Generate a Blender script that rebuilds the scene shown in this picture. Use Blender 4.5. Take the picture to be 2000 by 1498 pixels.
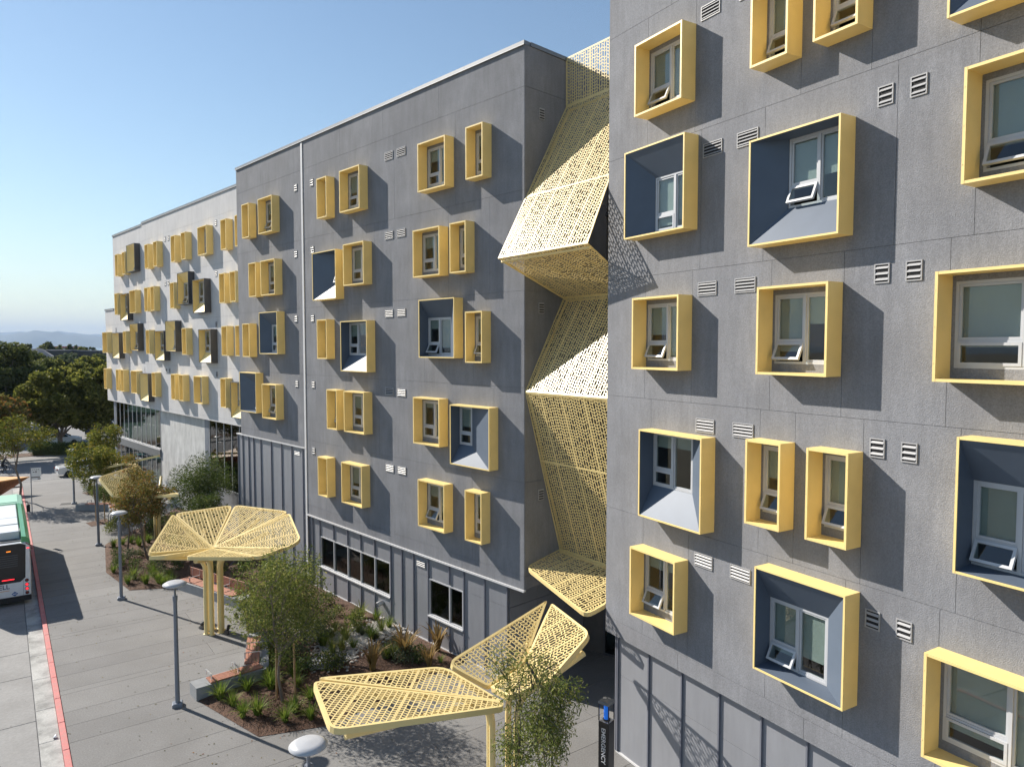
import bpy, bmesh, math, random
import numpy as np
from mathutils import Vector, Matrix
for o in list(bpy.data.objects): bpy.data.objects.remove(o)
SC = bpy.context.scene
COL = SC.collection
R = math.radians
random.seed(7); RNG = np.random.default_rng(7)

# ------------------------------------------------------------ camera, sky, sun, exposure
cam_d = bpy.data.cameras.new('camera'); cam = bpy.data.objects.new('camera', cam_d); COL.objects.link(cam)
cam_d.sensor_width = 36; cam_d.lens = 24.98; cam_d.clip_start = 0.1; cam_d.clip_end = 60000
cam.location = (0, 0, 12); cam.rotation_euler = (R(90 - 3.01), 0, 0)
SC.camera = cam
SUN_AZ, SUN_EL = 149.2, 32.7
HAZE = 6.5e-5
L = Vector((math.cos(R(SUN_AZ)) * math.cos(R(SUN_EL)), math.sin(R(SUN_AZ)) * math.cos(R(SUN_EL)), math.sin(R(SUN_EL))))
w = bpy.data.worlds.new('World'); SC.world = w; w.use_nodes = True
nt = w.node_tree; bg = nt.nodes['Background']
sky = nt.nodes.new('ShaderNodeTexSky'); sky.sky_type = 'NISHITA'; sky.sun_disc = False
sky.sun_elevation = R(SUN_EL); sky.sun_rotation = math.atan2(L.x, L.y)
sky.air_density = 1.25; sky.dust_density = 0.1; sky.ozone_density = 2.0; sky.altitude = 20
nt.links.new(sky.outputs[0], bg.inputs[0]); bg.inputs[1].default_value = 0.07
sd = bpy.data.lights.new('sun', 'SUN'); sd.energy = 4.9; sd.angle = R(0.5); sd.color = (1.0, 0.93, 0.83)
sun = bpy.data.objects.new('sun', sd); COL.objects.link(sun); sun.rotation_euler = L.to_track_quat('Z', 'Y').to_euler()
sun.location = L * 100
SC.view_settings.view_transform = 'Standard'; SC.view_settings.look = 'None'
SC.view_settings.exposure = 0.86; SC.view_settings.gamma = 1.0; SC.view_settings.use_curve_mapping = False
SC.render.engine = 'CYCLES'

# ------------------------------------------------------------ materials
def node_mat(name):
    m = bpy.data.materials.new(name); m.use_nodes = True
    return m, m.node_tree, m.node_tree.nodes['Principled BSDF']
def mat(name, col, rough=0.6, metal=0.0, var=0.12, scale=3.0, bump=0.0, bscale=60.0, spec=0.5, streak=0.0, grain=0.0, gscale=90, dirt=None, dirt_amt=0.0, dscale=1.2, coat=0.0, speck=0.0):
    m, t, p = node_mat(name); N = t.nodes; K = t.links
    tc = N.new('ShaderNodeTexCoord'); n1 = N.new('ShaderNodeTexNoise'); n1.inputs['Scale'].default_value = scale; n1.inputs['Detail'].default_value = 6
    K.new(tc.outputs['Object'], n1.inputs['Vector'])
    src = n1.outputs['Fac']
    def ramp(src, lo, hi, a=0.3, b=0.7):
        mr = N.new('ShaderNodeMapRange'); mr.inputs[1].default_value = a; mr.inputs[2].default_value = b
        mr.inputs[3].default_value = lo; mr.inputs[4].default_value = hi; K.new(src, mr.inputs[0]); return mr.outputs[0]
    f = ramp(src, 1 - var, 1 + var)
    def mul(a, b):
        x = N.new('ShaderNodeMath'); x.operation = 'MULTIPLY'; K.new(a, x.inputs[0]); K.new(b, x.inputs[1]); return x.outputs[0]
    if streak:
        mp = N.new('ShaderNodeMapping'); mp.inputs['Scale'].default_value = (2.2, 2.2, 0.35); K.new(tc.outputs['Object'], mp.inputs[0])
        n2 = N.new('ShaderNodeTexNoise'); n2.inputs['Scale'].default_value = 2.2; n2.inputs['Detail'].default_value = 8; n2.inputs['Roughness'].default_value = .7
        K.new(mp.outputs[0], n2.inputs['Vector']); f = mul(f, ramp(n2.outputs['Fac'], 1 - streak, 1 + streak, .35, .65))
    if grain:
        n3 = N.new('ShaderNodeTexNoise'); n3.inputs['Scale'].default_value = gscale; n3.inputs['Detail'].default_value = 3
        K.new(tc.outputs['Object'], n3.inputs['Vector']); f = mul(f, ramp(n3.outputs['Fac'], 1 - grain, 1 + grain, .35, .65))
    vm = N.new('ShaderNodeVectorMath'); vm.operation = 'SCALE'; vm.inputs[0].default_value = col; K.new(f, vm.inputs['Scale'])
    out = vm.outputs[0]
    if dirt:
        n4 = N.new('ShaderNodeTexNoise'); n4.inputs['Scale'].default_value = dscale; n4.inputs['Detail'].default_value = 8; n4.inputs['Roughness'].default_value = .65
        K.new(tc.outputs['Object'], n4.inputs['Vector']); mx = N.new('ShaderNodeMix'); mx.data_type = 'RGBA'
        K.new(ramp(n4.outputs['Fac'], 0, dirt_amt, .42, .7), mx.inputs[0]); K.new(out, mx.inputs[6]); mx.inputs[7].default_value = (*dirt, 1); out = mx.outputs[2]
    if speck:
        vo = N.new('ShaderNodeTexVoronoi'); vo.inputs['Scale'].default_value = speck; K.new(tc.outputs['Object'], vo.inputs['Vector'])
        n5 = N.new('ShaderNodeTexNoise'); n5.inputs['Scale'].default_value = speck * .3; K.new(tc.outputs['Object'], n5.inputs['Vector'])
        ad = N.new('ShaderNodeMath'); ad.operation = 'MULTIPLY_ADD'; K.new(n5.outputs['Fac'], ad.inputs[0]); ad.inputs[1].default_value = .16; K.new(vo.outputs['Distance'], ad.inputs[2])
        mx2 = N.new('ShaderNodeMix'); mx2.data_type = 'RGBA'; K.new(ramp(ad.outputs[0], .55, 0, .10, .135), mx2.inputs[0]); K.new(out, mx2.inputs[6]); mx2.inputs[7].default_value = (.07, .068, .066, 1); out = mx2.outputs[2]
    K.new(out, p.inputs['Base Color'])
    p.inputs['Roughness'].default_value = rough; p.inputs['Metallic'].default_value = metal; p.inputs['Specular IOR Level'].default_value = spec
    if coat: p.inputs['Coat Weight'].default_value = coat; p.inputs['Coat Roughness'].default_value = .08
    if bump:
        nb = N.new('ShaderNodeTexNoise'); nb.inputs['Scale'].default_value = bscale; nb.inputs['Detail'].default_value = 4
        K.new(tc.outputs['Object'], nb.inputs['Vector']); bp = N.new('ShaderNodeBump'); bp.inputs['Strength'].default_value = min(bump, 1); bp.inputs['Distance'].default_value = 0.01 * max(1, bump)
        K.new(nb.outputs['Fac'], bp.inputs['Height']); K.new(bp.outputs[0], p.inputs['Normal'])
    return m
def leaf_mat(name, c1, c2, c3=None, trans=0.35):
    m = bpy.data.materials.new(name); m.use_nodes = True; t = m.node_tree; N = t.nodes; K = t.links
    for n in list(N): N.remove(n)
    out = N.new('ShaderNodeOutputMaterial'); geo = N.new('ShaderNodeNewGeometry'); cr = N.new('ShaderNodeValToRGB')
    K.new(geo.outputs['Random Per Island'], cr.inputs[0]); e = cr.color_ramp.elements
    e[0].color = (*c1, 1); e[1].color = (*c2, 1); e[1].position = 0.8
    if c3: x = e.new(0.97); x.color = (*c3, 1)
    d = N.new('ShaderNodeBsdfDiffuse'); tr = N.new('ShaderNodeBsdfTranslucent'); g = N.new('ShaderNodeBsdfGlossy'); g.inputs['Roughness'].default_value = .55; g.inputs[0].default_value = (.6, .6, .6, 1)
    a = N.new('ShaderNodeMixShader'); b = N.new('ShaderNodeMixShader'); a.inputs[0].default_value = trans; b.inputs[0].default_value = 0.03
    K.new(cr.outputs[0], d.inputs[0]); K.new(cr.outputs[0], tr.inputs[0]); K.new(d.outputs[0], a.inputs[1]); K.new(tr.outputs[0], a.inputs[2])
    K.new(a.outputs[0], b.inputs[1]); K.new(g.outputs[0], b.inputs[2]); K.new(b.outputs[0], out.inputs[0])
    return m
def glass_mat(name, tint, ior=1.9):
    m = bpy.data.materials.new(name); m.use_nodes = True; t = m.node_tree; N = t.nodes; K = t.links
    for n in list(N): N.remove(n)
    out = N.new('ShaderNodeOutputMaterial'); fr = N.new('ShaderNodeFresnel'); fr.inputs[0].default_value = ior
    tr = N.new('ShaderNodeBsdfTransparent'); tr.inputs[0].default_value = (*tint, 1); g = N.new('ShaderNodeBsdfGlossy'); g.inputs['Roughness'].default_value = .01
    tc = N.new('ShaderNodeTexCoord'); nz = N.new('ShaderNodeTexNoise'); nz.inputs['Scale'].default_value = 1.3; bp = N.new('ShaderNodeBump'); bp.inputs['Strength'].default_value = .05; bp.inputs['Distance'].default_value = .01
    K.new(tc.outputs['Object'], nz.inputs['Vector']); K.new(nz.outputs['Fac'], bp.inputs['Height']); K.new(bp.outputs[0], g.inputs['Normal'])
    geo = N.new('ShaderNodeNewGeometry'); fm = N.new('ShaderNodeMath'); fm.operation = 'SUBTRACT'; fm.use_clamp = True; K.new(fr.outputs[0], fm.inputs[0]); K.new(geo.outputs['Backfacing'], fm.inputs[1])
    mx = N.new('ShaderNodeMixShader'); K.new(fm.outputs[0], mx.inputs[0]); K.new(tr.outputs[0], mx.inputs[1]); K.new(g.outputs[0], mx.inputs[2]); K.new(mx.outputs[0], out.inputs[0])
    return m
def emit_mat(name, col, s):
    m, t, p = node_mat(name); p.inputs['Base Color'].default_value = (*col, 1); p.inputs['Emission Color'].default_value = (*col, 1); p.inputs['Emission Strength'].default_value = s; return m
M = {}
M['stucco'] = mat('dark grey stucco', (.222, .227, .246), .9, var=.12, scale=.8, bump=1.0, bscale=45, streak=.10, grain=.12, gscale=38, spec=.25, dirt=(.185, .187, .20), dirt_amt=.5, dscale=.35)
M['stucco_light'] = mat('light grey stucco', (.56, .555, .56), .9, var=.05, scale=.8, bump=.5, bscale=60, streak=.06, grain=.05, spec=.25)
M['joint'] = mat('joint grey', (.14, .14, .145), .9)  # even dark grey backing that shows in the joints
M['yellow'] = mat('yellow metal paint', (.91, .69, .28), .42, var=.05, scale=2, spec=.5)
M['screen'] = mat('pale yellow screen paint', (.82, .65, .30), .42, var=.04, scale=2, spec=.5)
M['liner'] = mat('dark grey metal liner', (.10, .127, .17), .5, metal=.05, var=.05, scale=2, spec=.35)
M['charcoal'] = mat('charcoal metal', (.075, .078, .088), .45, metal=.2, var=.05)
M['frame'] = mat('pale window frame', (.50, .51, .53), .4, var=.04)
M['cap'] = mat('parapet metal', (.19, .20, .21), .45, metal=.4, var=.06)
M['whitecap'] = mat('white flashing', (.62, .62, .63), .5, var=.04)
M['clad'] = mat('grey metal cladding', (.30, .31, .34), .42, metal=.25, var=.05, scale=.6, streak=.05)
M['batten'] = mat('grey batten', (.20, .21, .25), .42, metal=.25, var=.04)
M['louver'] = mat('louver paint', (.36, .36, .37), .5, var=.04)
M['dark'] = mat('dark void', (.012, .012, .014), .8)
M['interior'] = mat('interior wall', (.28, .26, .20), .9, var=.2, scale=.7)
M['blind'] = mat('roller blind', (.43, .43, .39), .9, var=.03)
M['glass'] = glass_mat('window glass', (.80, .86, .86))
M['glass_dark'] = glass_mat('tinted glass', (.30, .40, .37), 1.7)
M['concrete_wall'] = mat('board formed concrete', (.56, .56, .55), .85, var=.07, scale=.9, bump=.3, bscale=30, streak=.14, dirt=(.22, .22, .22), dirt_amt=.35, dscale=.8)
M['concrete'] = mat('bench concrete', (.24, .25, .26), .85, var=.10, scale=3, bump=.3, grain=.06)
M['paving'] = mat('plaza concrete', (.185, .182, .179), .88, var=.09, scale=.35, bump=.4, bscale=50, grain=.13, gscale=22, dirt=(.13, .125, .12), dirt_amt=.45, dscale=.5, speck=1.7)
M['paving2'] = mat('plaza concrete pale', (.20, .197, .193), .88, var=.09, scale=.35, bump=.4, bscale=50, grain=.13, gscale=22, dirt=(.15, .145, .14), dirt_amt=.45, dscale=.6, speck=1.7)
M['paving3'] = mat('plaza concrete dull', (.170, .167, .165), .88, var=.09, scale=.35, bump=.4, bscale=50, grain=.13, gscale=22, dirt=(.12, .115, .11), dirt_amt=.4, dscale=.5, speck=1.7)
M['roadslab'] = mat('road concrete', (.27, .267, .262), .9, var=.08, scale=.4, bump=.3, bscale=30, grain=.07, gscale=12, dirt=(.17, .165, .16), dirt_amt=.5, dscale=.5, speck=1.7)
M['gutter'] = mat('gutter concrete', (.40, .40, .385), .9, var=.10, scale=.9, grain=.1, gscale=18, dirt=(.13, .13, .125), dirt_amt=.8, dscale=1.4)
M['asphalt'] = mat('asphalt', (.17, .17, .175), .9, var=.10, scale=.15, grain=.06, gscale=6)
M['redkerb'] = mat('red kerb paint', (.50, .13, .12), .6, var=.08, scale=3, grain=.08, gscale=30, dirt=(.30, .20, .18), dirt_amt=.5, dscale=4)
M['ground'] = mat('ground', (.13, .12, .085), .95, var=.2, scale=.05)
M['water'] = mat('bay water', (.06, .09, .12), .25, var=.05, scale=.001)
M['hill'] = mat('far hills', (.07, .08, .055), .95, var=.2, scale=.002)
M['mulch'] = mat('bark mulch', (.098, .052, .032), .95, var=.35, scale=9, bump=4, bscale=26, grain=.45, gscale=30)
M['galv'] = mat('lamp post paint', (.20, .225, .27), .45, metal=.3, var=.05)
M['lamp_head'] = mat('pale lamp head', (.45, .46, .48), .35, var=.02)
M['wood'] = mat('red brown timber', (.36, .155, .10), .55, var=.14, scale=5, grain=.08, gscale=30)
M['wood_far'] = mat('timber stake', (.30, .20, .10), .8, var=.15, scale=6)
M['bark'] = mat('grey bark', (.17, .14, .115), .9, var=.25, scale=9, bump=.8, bscale=30)
M['steel'] = mat('brushed steel', (.55, .56, .58), .35, metal=.7, var=.04)
M['black'] = mat('black paint', (.015, .015, .017), .3, var=.05)
M['rubber'] = mat('rubber', (.02, .02, .02), .8)
M['white'] = mat('white paint', (.72, .73, .75), .35, var=.04, coat=.4)
M['green'] = mat('green bus paint', (.07, .33, .12), .35, var=.04, coat=.4)
M['green_pale'] = mat('pale green roof', (.34, .60, .46), .4, var=.04)
M['carwhite'] = mat('white car paint', (.70, .71, .72), .25, var=.02, coat=.7)
M['carsilver'] = mat('silver car paint', (.33, .34, .36), .25, metal=.4, var=.02, coat=.7)
M['cardark'] = mat('dark car paint', (.04, .045, .06), .25, var=.02, coat=.7)
M['carred'] = mat('red car paint', (.35, .03, .03), .25, var=.02, coat=.7)
M['carglass'] = mat('dark car glass', (.02, .03, .03), .06, var=.0)
M['blue'] = emit_mat('blue beacon', (.01, .12, .55), .35)
M['redlamp'] = emit_mat('red brake lamp', (.9, .02, .03), 1.6)
M['amber'] = emit_mat('amber lamp', (.9, .25, .02), .9)
M['redlens'] = mat('dull red lens', (.25, .04, .03), .2, var=.0)
M['navyink'] = mat('navy lettering', (.015, .02, .08), .4, var=0)
M['signblue'] = mat('blue sticker', (.02, .10, .32), .4, var=0)
M['ink'] = mat('white lettering', (.75, .75, .77), .5, var=0)
M['orange'] = mat('orange paint', (.70, .36, .12), .5, var=.06, scale=2)
M['rust'] = mat('rust steel', (.26, .11, .05), .8, var=.25, scale=6)
M['roofgrey'] = mat('grey shingle roof', (.19, .19, .20), .9, var=.12, scale=1)
M['housewall'] = mat('pale house wall', (.38, .37, .34), .9, var=.06)
M['darkwall'] = mat('dark warehouse wall', (.09, .085, .08), .9, var=.1)
M['stone'] = mat('cobble', (.42, .40, .37), .85, var=.35, scale=5)
M['skin'] = mat('skin', (.42, .24, .17), .6, var=.03)
M['cloth'] = mat('dark clothing', (.03, .032, .04), .9, var=.1)
M['leaf_dk'] = leaf_mat('leaf dark green', (.035, .065, .018), (.11, .15, .038), (.15, .17, .05))
M['leaf_ol'] = leaf_mat('leaf olive', (.07, .105, .022), (.21, .24, .055), (.34, .31, .10))
M['leaf_far'] = leaf_mat('leaf far', (.075, .09, .018), (.20, .205, .04), (.27, .25, .06), .5)
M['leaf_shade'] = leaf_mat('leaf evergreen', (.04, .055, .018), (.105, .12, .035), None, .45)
M['leaf_yel'] = leaf_mat('leaf yellow green', (.07, .10, .018), (.20, .21, .035), (.34, .27, .04))
M['leaf_rust'] = leaf_mat('leaf bronze', (.09, .10, .025), (.23, .185, .045), (.36, .14, .045))
M['leaf_grass'] = leaf_mat('grass tuft', (.07, .13, .015), (.20, .27, .04), (.33, .31, .10))
M['leaf_sage'] = leaf_mat('sage leaf', (.06, .085, .045), (.13, .15, .085), None)
M['flax'] = leaf_mat('bronze flax', (.14, .09, .03), (.33, .22, .08), (.42, .34, .18), .25)
M['twig'] = mat('bare twig', (.16, .13, .11), .9)

# ------------------------------------------------------------ mesh helpers
class MB:
    def __init__(s): s.v = []; s.f = []; s.sm = []
    def add(s, vs, fs, smooth=False):
        b = len(s.v); s.v += [tuple(v) for v in vs]; s.f += [tuple(i + b for i in f) for f in fs]; s.sm += [smooth] * len(fs); return s
    def box(s, x0, x1, y0, y1, z0, z1):
        return s.add([(x0, y0, z0), (x1, y0, z0), (x1, y1, z0), (x0, y1, z0), (x0, y0, z1), (x1, y0, z1), (x1, y1, z1), (x0, y1, z1)],
                     [(0, 3, 2, 1), (4, 5, 6, 7), (0, 1, 5, 4), (1, 2, 6, 5), (2, 3, 7, 6), (3, 0, 4, 7)])
    def cbox(s, x0, x1, y0, y1, z0, z1, c=.01):
        # box with chamfered vertical and top edges
        for (a, b, d, e, z) in ():
            pass
        o = [(x0 + c, y0), (x1 - c, y0), (x1, y0 + c), (x1, y1 - c), (x1 - c, y1), (x0 + c, y1), (x0, y1 - c), (x0, y0 + c)]
        i = [(x0 + 2 * c, y0 + c), (x1 - 2 * c, y0 + c), (x1 - c, y0 + 2 * c), (x1 - c, y1 - 2 * c), (x1 - 2 * c, y1 - c), (x0 + 2 * c, y1 - c), (x0 + c, y1 - 2 * c), (x0 + c, y0 + 2 * c)]
        vs = [(x, y, z0) for x, y in o] + [(x, y, z1 - c) for x, y in o] + [(x, y, z1) for x, y in i]
        fs = [tuple(range(7, -1, -1)), tuple(range(16, 24))]
        for k in range(8):
            j = (k + 1) % 8; fs += [(k, j, 8 + j, 8 + k), (8 + k, 8 + j, 16 + j, 16 + k)]
        return s.add(vs, fs)
    def quad(s, a, b, c, d): return s.add([a, b, c, d], [(0, 1, 2, 3)])
    def prism(s, pts, z0, z1):
        n = len(pts); return s.add([(p[0], p[1], z0) for p in pts] + [(p[0], p[1], z1) for p in pts],
            [tuple(range(n - 1, -1, -1)), tuple(range(n, 2 * n))] + [(i, (i + 1) % n, n + (i + 1) % n, n + i) for i in range(n)])
    def loft(s, rings, cap=True, smooth=True):
        n = len(rings[0]); vs = [p for r in rings for p in r]; fs = []
        for k in range(len(rings) - 1):
            for i in range(n):
                j = (i + 1) % n; fs.append((k * n + i, k * n + j, (k + 1) * n + j, (k + 1) * n + i))
        s.add(vs, fs, smooth)
        if cap:
            s.add(rings[0], [tuple(range(n - 1, -1, -1))]); s.add(rings[-1], [tuple(range(n))])
        return s
    def tube(s, path, r, n=8, cap=True):
        path = [Vector(p) for p in path]; rr = r if isinstance(r, (list, tuple)) else [r] * len(path); rings = []
        t0 = (path[1] - path[0]).normalized(); up = Vector((0, 0, 1)) if abs(t0.z) < .9 else Vector((1, 0, 0)); a = t0.cross(up).normalized()
        for i, p in enumerate(path):
            t = (path[min(i + 1, len(path) - 1)] - path[max(i - 1, 0)]).normalized(); a = (a - t * a.dot(t)).normalized(); b = t.cross(a)
            rings.append([tuple(p + (a * math.cos(2 * math.pi * k / n) + b * math.sin(2 * math.pi * k / n)) * rr[i]) for k in range(n)])
        return s.loft(rings, cap)
    def lathe(s, prof, n=20, c=(0, 0, 0)):
        return s.loft([[(c[0] + r * math.cos(2 * math.pi * k / n), c[1] + r * math.sin(2 * math.pi * k / n), c[2] + z) for k in range(n)] for r, z in prof], True)
    def bar(s, a, b, wdt, hgt):
        a = Vector(a); b = Vector(b); t = (b - a).normalized(); up = Vector((0, 0, 1)) if abs(t.z) < .95 else Vector((1, 0, 0))
        x = t.cross(up).normalized() * wdt / 2; y = x.cross(t).normalized() * hgt / 2
        return s.loft([[tuple(p + x * i + y * j) for i, j in ((-1, -1), (1, -1), (1, 1), (-1, 1))] for p in (a, b)], True, False)
    def xf(s, mtx):
        s.v = [tuple(mtx @ Vector(v)) for v in s.v]; return s
    def build(s, name, m, parent=None, loc=(0, 0, 0), rz=0.0, link=True):
        me = bpy.data.meshes.new(name); me.from_pydata(s.v, [], s.f)
        if any(s.sm): me.polygons.foreach_set('use_smooth', s.sm)
        me.materials.append(M[m] if isinstance(m, str) else m)
        return place(me, name, parent, loc, rz)
def place(me, name, parent=None, loc=(0, 0, 0), rz=0.0):
    o = bpy.data.objects.new(name, me); COL.objects.link(o); o.location = loc; o.rotation_euler = (0, 0, rz)
    if parent: o.parent = parent
    return o
def tag(o, label=None, cat=None, group=None, kind=None):
    if label: o['label'] = label
    if cat: o['category'] = cat
    if group: o['group'] = group
    if kind: o['kind'] = kind
    return o
def thing(name, label, cat, loc=(0, 0, 0), rz=0.0, group=None):
    o = bpy.data.objects.new(name, None); COL.objects.link(o); o.location = loc; o.rotation_euler = (0, 0, rz); o.empty_display_size = .3
    return tag(o, label, cat, group)
def copy_thing(root, loc, rz, label=None, group=None, scale=None):
    r = root.copy(); COL.objects.link(r); r.location = loc; r.rotation_euler = (0, 0, rz)
    if scale: r.scale = scale
    if label: r['label'] = label
    if group: r['group'] = group
    for ch in list(root.children):
        c = ch.copy(); COL.objects.link(c); c.parent = r
        for g in list(ch.children):
            d = g.copy(); COL.objects.link(d); d.parent = c
    return r
def text_mesh(txt, size, m, name, parent, mtx, depth=.004, align='LEFT'):
    cu = bpy.data.curves.new(name, 'FONT'); cu.body = txt; cu.size = size; cu.extrude = depth; cu.align_x = align; cu.offset = size * .012
    o = bpy.data.objects.new(name, cu); COL.objects.link(o)
    dg = bpy.context.evaluated_depsgraph_get(); me = bpy.data.meshes.new_from_object(o.evaluated_get(dg)); bpy.data.objects.remove(o)
    me.transform(mtx); me.materials.clear(); me.materials.append(M[m]); me.name = name
    return place(me, name, parent)

# ------------------------------------------------------------ setting: ground, water, hills, road, plaza
def sheet(name, pts, z, m, kind='structure', thick=0.0):
    b = MB()
    if thick: b.prism(pts, z - thick, z)
    else: b.add([(x, y, z) for x, y in pts], [tuple(range(len(pts)))])
    return tag(b.build(name, m), kind=kind)
def radial(name, rs, zf, m, n=48):
    b = MB(); vs = [(0, 0, zf(0))] if rs[0] == 0 else []
    rr = [r for r in rs if r > 0]
    for r in rr:
        for k in range(n):
            a = 2 * math.pi * k / n; vs.append((r * math.cos(a), r * math.sin(a), zf(r)))
    fs = []; o = len(vs) - len(rr) * n
    if o: fs += [(0, 1 + k, 1 + (k + 1) % n) for k in range(n)]
    for i in range(len(rr) - 1):
        for k in range(n):
            j = (k + 1) % n; fs.append((o + i * n + k, o + (i + 1) * n + k, o + (i + 1) * n + j, o + i * n + j))
    b.add(vs, fs); return tag(b.build(name, m), kind='structure')
radial('ground', [0, 50, 200, 600, 900, 1500, 2300, 3100, 3600], lambda r: -.2 if r < 700 else -.2 - (r - 700) / 2400 * 15.8, 'ground')
radial('water', [2600, 4000, 8000, 14000, 24000], lambda r: -15.0, 'water')
def hills(dist, prof, depth, scale_z=1.0):
    # prof: list of (bearing ratio x/y, height in m); a ridge with real depth
    b = MB(); nx = 260; ny = 9; xs = np.linspace(-1.6, 1.2, nx); px = [p[0] for p in prof]; ph = [p[1] for p in prof]
    vs = []; rg = np.random.default_rng(3); ph_ = rg.uniform(0, 6, 9)
    for j in range(ny):
        t = j / (ny - 1)
        for i, x in enumerate(xs):
            h = np.interp(x, px, ph); h += sum(6 / (k + 1) * math.sin(x * 23 * (k + 1) * 1.7 + ph_[k]) for k in range(6))
            prof_t = math.sin(math.pi * min(1, t * 1.0)) ** .8
            y = dist + depth * t + 120 * math.sin(i * .9 + j * 2)
            z = -16 + (h + 16) * prof_t * (1 + .12 * math.sin(i * 1.3 + j * 1.7) * (0 if j == ny // 2 else 1))
            vs.append((x * y, y, z))
    fs = [(j * nx + i, j * nx + i + 1, (j + 1) * nx + i + 1, (j + 1) * nx + i) for j in range(ny - 1) for i in range(nx - 1)]
    b.add(vs, fs, True); return tag(b.build('hills', 'hill'), kind='structure')
def hp(pts, dist): return [((u - 1000) / 1388, 12 + (676 - v) * dist / 1388) for u, v in pts]
hills(11500, hp([(-900, 650), (-400, 640), (0, 655), (25, 652), (50, 649.5), (65, 646.5), (73, 644), (84, 647), (112, 650.5), (131, 654), (153, 652), (170, 654), (198, 659), (260, 668), (500, 662), (1200, 655), (2600, 660)], 12800), 2600)
hills(15500, hp([(-900, 655), (-200, 652), (0, 650), (24, 648), (60, 649), (120, 649), (165, 652.5), (198, 654.5), (300, 650), (800, 655), (2600, 650)], 17000), 3000)

K0 = Vector((-12.75, 19.69)); KT = Vector((-.586, .81)); KR = Vector((.81, .586))
def kp(t, r, z=None):
    p = K0 + KT * t + KR * r
    return (p.x, p.y) if z is None else (p.x, p.y, z)
# frame objects aligned to the kerb: local x = KR, local y = KT
KRZ = math.atan2(KR.y, KR.x)
def kobj(b, name, m, z=0.0, parent=None): return b.build(name, m, parent, (K0.x, K0.y, z) if parent is None else (0, 0, 0), KRZ if parent is None else 0)
# road
road = tag(kobj(MB().box(-9.2, -.53, -40, 50.5, -.16, -.152), 'road', 'asphalt'), kind='structure')
ts = [-24]
while ts[-1] < 50: ts.append(ts[-1] + random.choice([2.6, 3.2, 3.9]))
for a, c in zip(ts, ts[1:]):
    for r0, r1 in ((-9.2, -4.7), (-4.68, -.56)):
        MB().cbox(r0 + .01, r1 - .01, a + .012, min(c, 50.4) - .012, -.151, -.130, .006).build('road_slab', 'roadslab', road)
gut = tag(kobj(MB().box(-.56, 0, -40, 50.5, -.17, -.158), 'gutter', 'joint'), kind='structure')
g = -24.
while g < 50:
    g2 = min(g + random.choice([2.4, 3.0, 2.7]), 50.4); MB().cbox(-.545, -.004, g + .01, g2 - .01, -.157, -.122, .006).build('gutter_slab', 'gutter', gut)
    g = g2
kerb = tag(kobj(MB().box(.02, .15, -40, 50.5, -.17, -.02), 'kerb', 'joint'), kind='structure')
g = -24.5
while g < 50:
    g2 = min(g + random.choice([1.5, 1.9, 1.7]), 50.4); MB().cbox(0.0, .17, g + .006, g2 - .006, -.15, .022, .012).build('kerb_stone', 'redkerb', kerb); g = g2
# plaza
plaza = tag(kobj(MB().box(.17, 60, -40, 50.5, -.15, -.035), 'plaza', 'joint'), kind='structure')
tcuts = [-20.]
seq = [1.55, .35, 1.5, 1.1, 1.9, 1.2, 1.05, 1.4, .4, 1.3, 1.15, 1.6]; k = 0
while tcuts[-1] < 50.3: tcuts.append(min(tcuts[-1] + seq[k % len(seq)] * random.uniform(.92, 1.08), 50.4)); k += 1
for i, (a, c) in enumerate(zip(tcuts, tcuts[1:])):
    rc = [.178, 5.3 + (i % 3) * 1.9, 11.7 + (i % 2) * 2.4, 20, 30]
    for r0, r1 in zip(rc, rc[1:]):
        MB().box(r0 + .007, r1 - .007, a + .007, c - .007, -.034, 0).build('paving_slab', ['paving', 'paving', 'paving', 'paving2', 'paving3'][random.randrange(5)], plaza)
# cross street, parking lot and pavements beyond
cross = tag(kobj(MB().box(-70, 60, 52.6, 66.5, -.16, -.12), 'cross_street', 'asphalt'), kind='structure')
tag(kobj(MB().box(-70, 60, 50.5, 52.45, -.16, -.02), 'near_pavement', 'paving2'), kind='structure')
tag(kobj(MB().box(-70, 60, 52.45, 52.6, -.16, .0), 'near_street_kerb', 'gutter'), kind='structure')
tag(kobj(MB().box(-70, 60, 66.5, 66.7, -.16, .02), 'far_street_kerb', 'gutter'), kind='structure')
tag(kobj(MB().box(-70, 60, 66.7, 69.6, -.16, .0), 'far_pavement', 'paving2'), kind='structure')
tag(kobj(MB().box(-70, 60, 69.6, 72.5, -.16, .04), 'verge', 'mulch'), kind='structure')
lot = tag(kobj(MB().box(-90, 40, 72.6, 190, -.16, -.02), 'parking_lot', 'asphalt'), kind='structure')
for q in range(24): MB().box(-60 + q * 2.8, -59.9 + q * 2.8, 90, 95, -.02, -.008).build('parking_line', 'ink', lot)
for q in range(24): MB().box(-60 + q * 2.8, -59.9 + q * 2.8, 118, 123, -.02, -.008).build('parking_line', 'ink', lot)
tag(kobj(MB().box(-12, -11.4, 66.2, 66.45, -.119, -.1), 'drain_cover', 'steel'), 'small steel drain cover by the far kerb of the cross street', 'drain cover')
MB().box(-.35, .35, -.35, .35, .0, .006).build('drain_grate', 'dark', None, (-34.0, 53.6, 0), .4)
tag(bpy.data.objects['drain_grate'], 'dark square drain grate set in the far plaza paving', 'drain grate')

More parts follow.
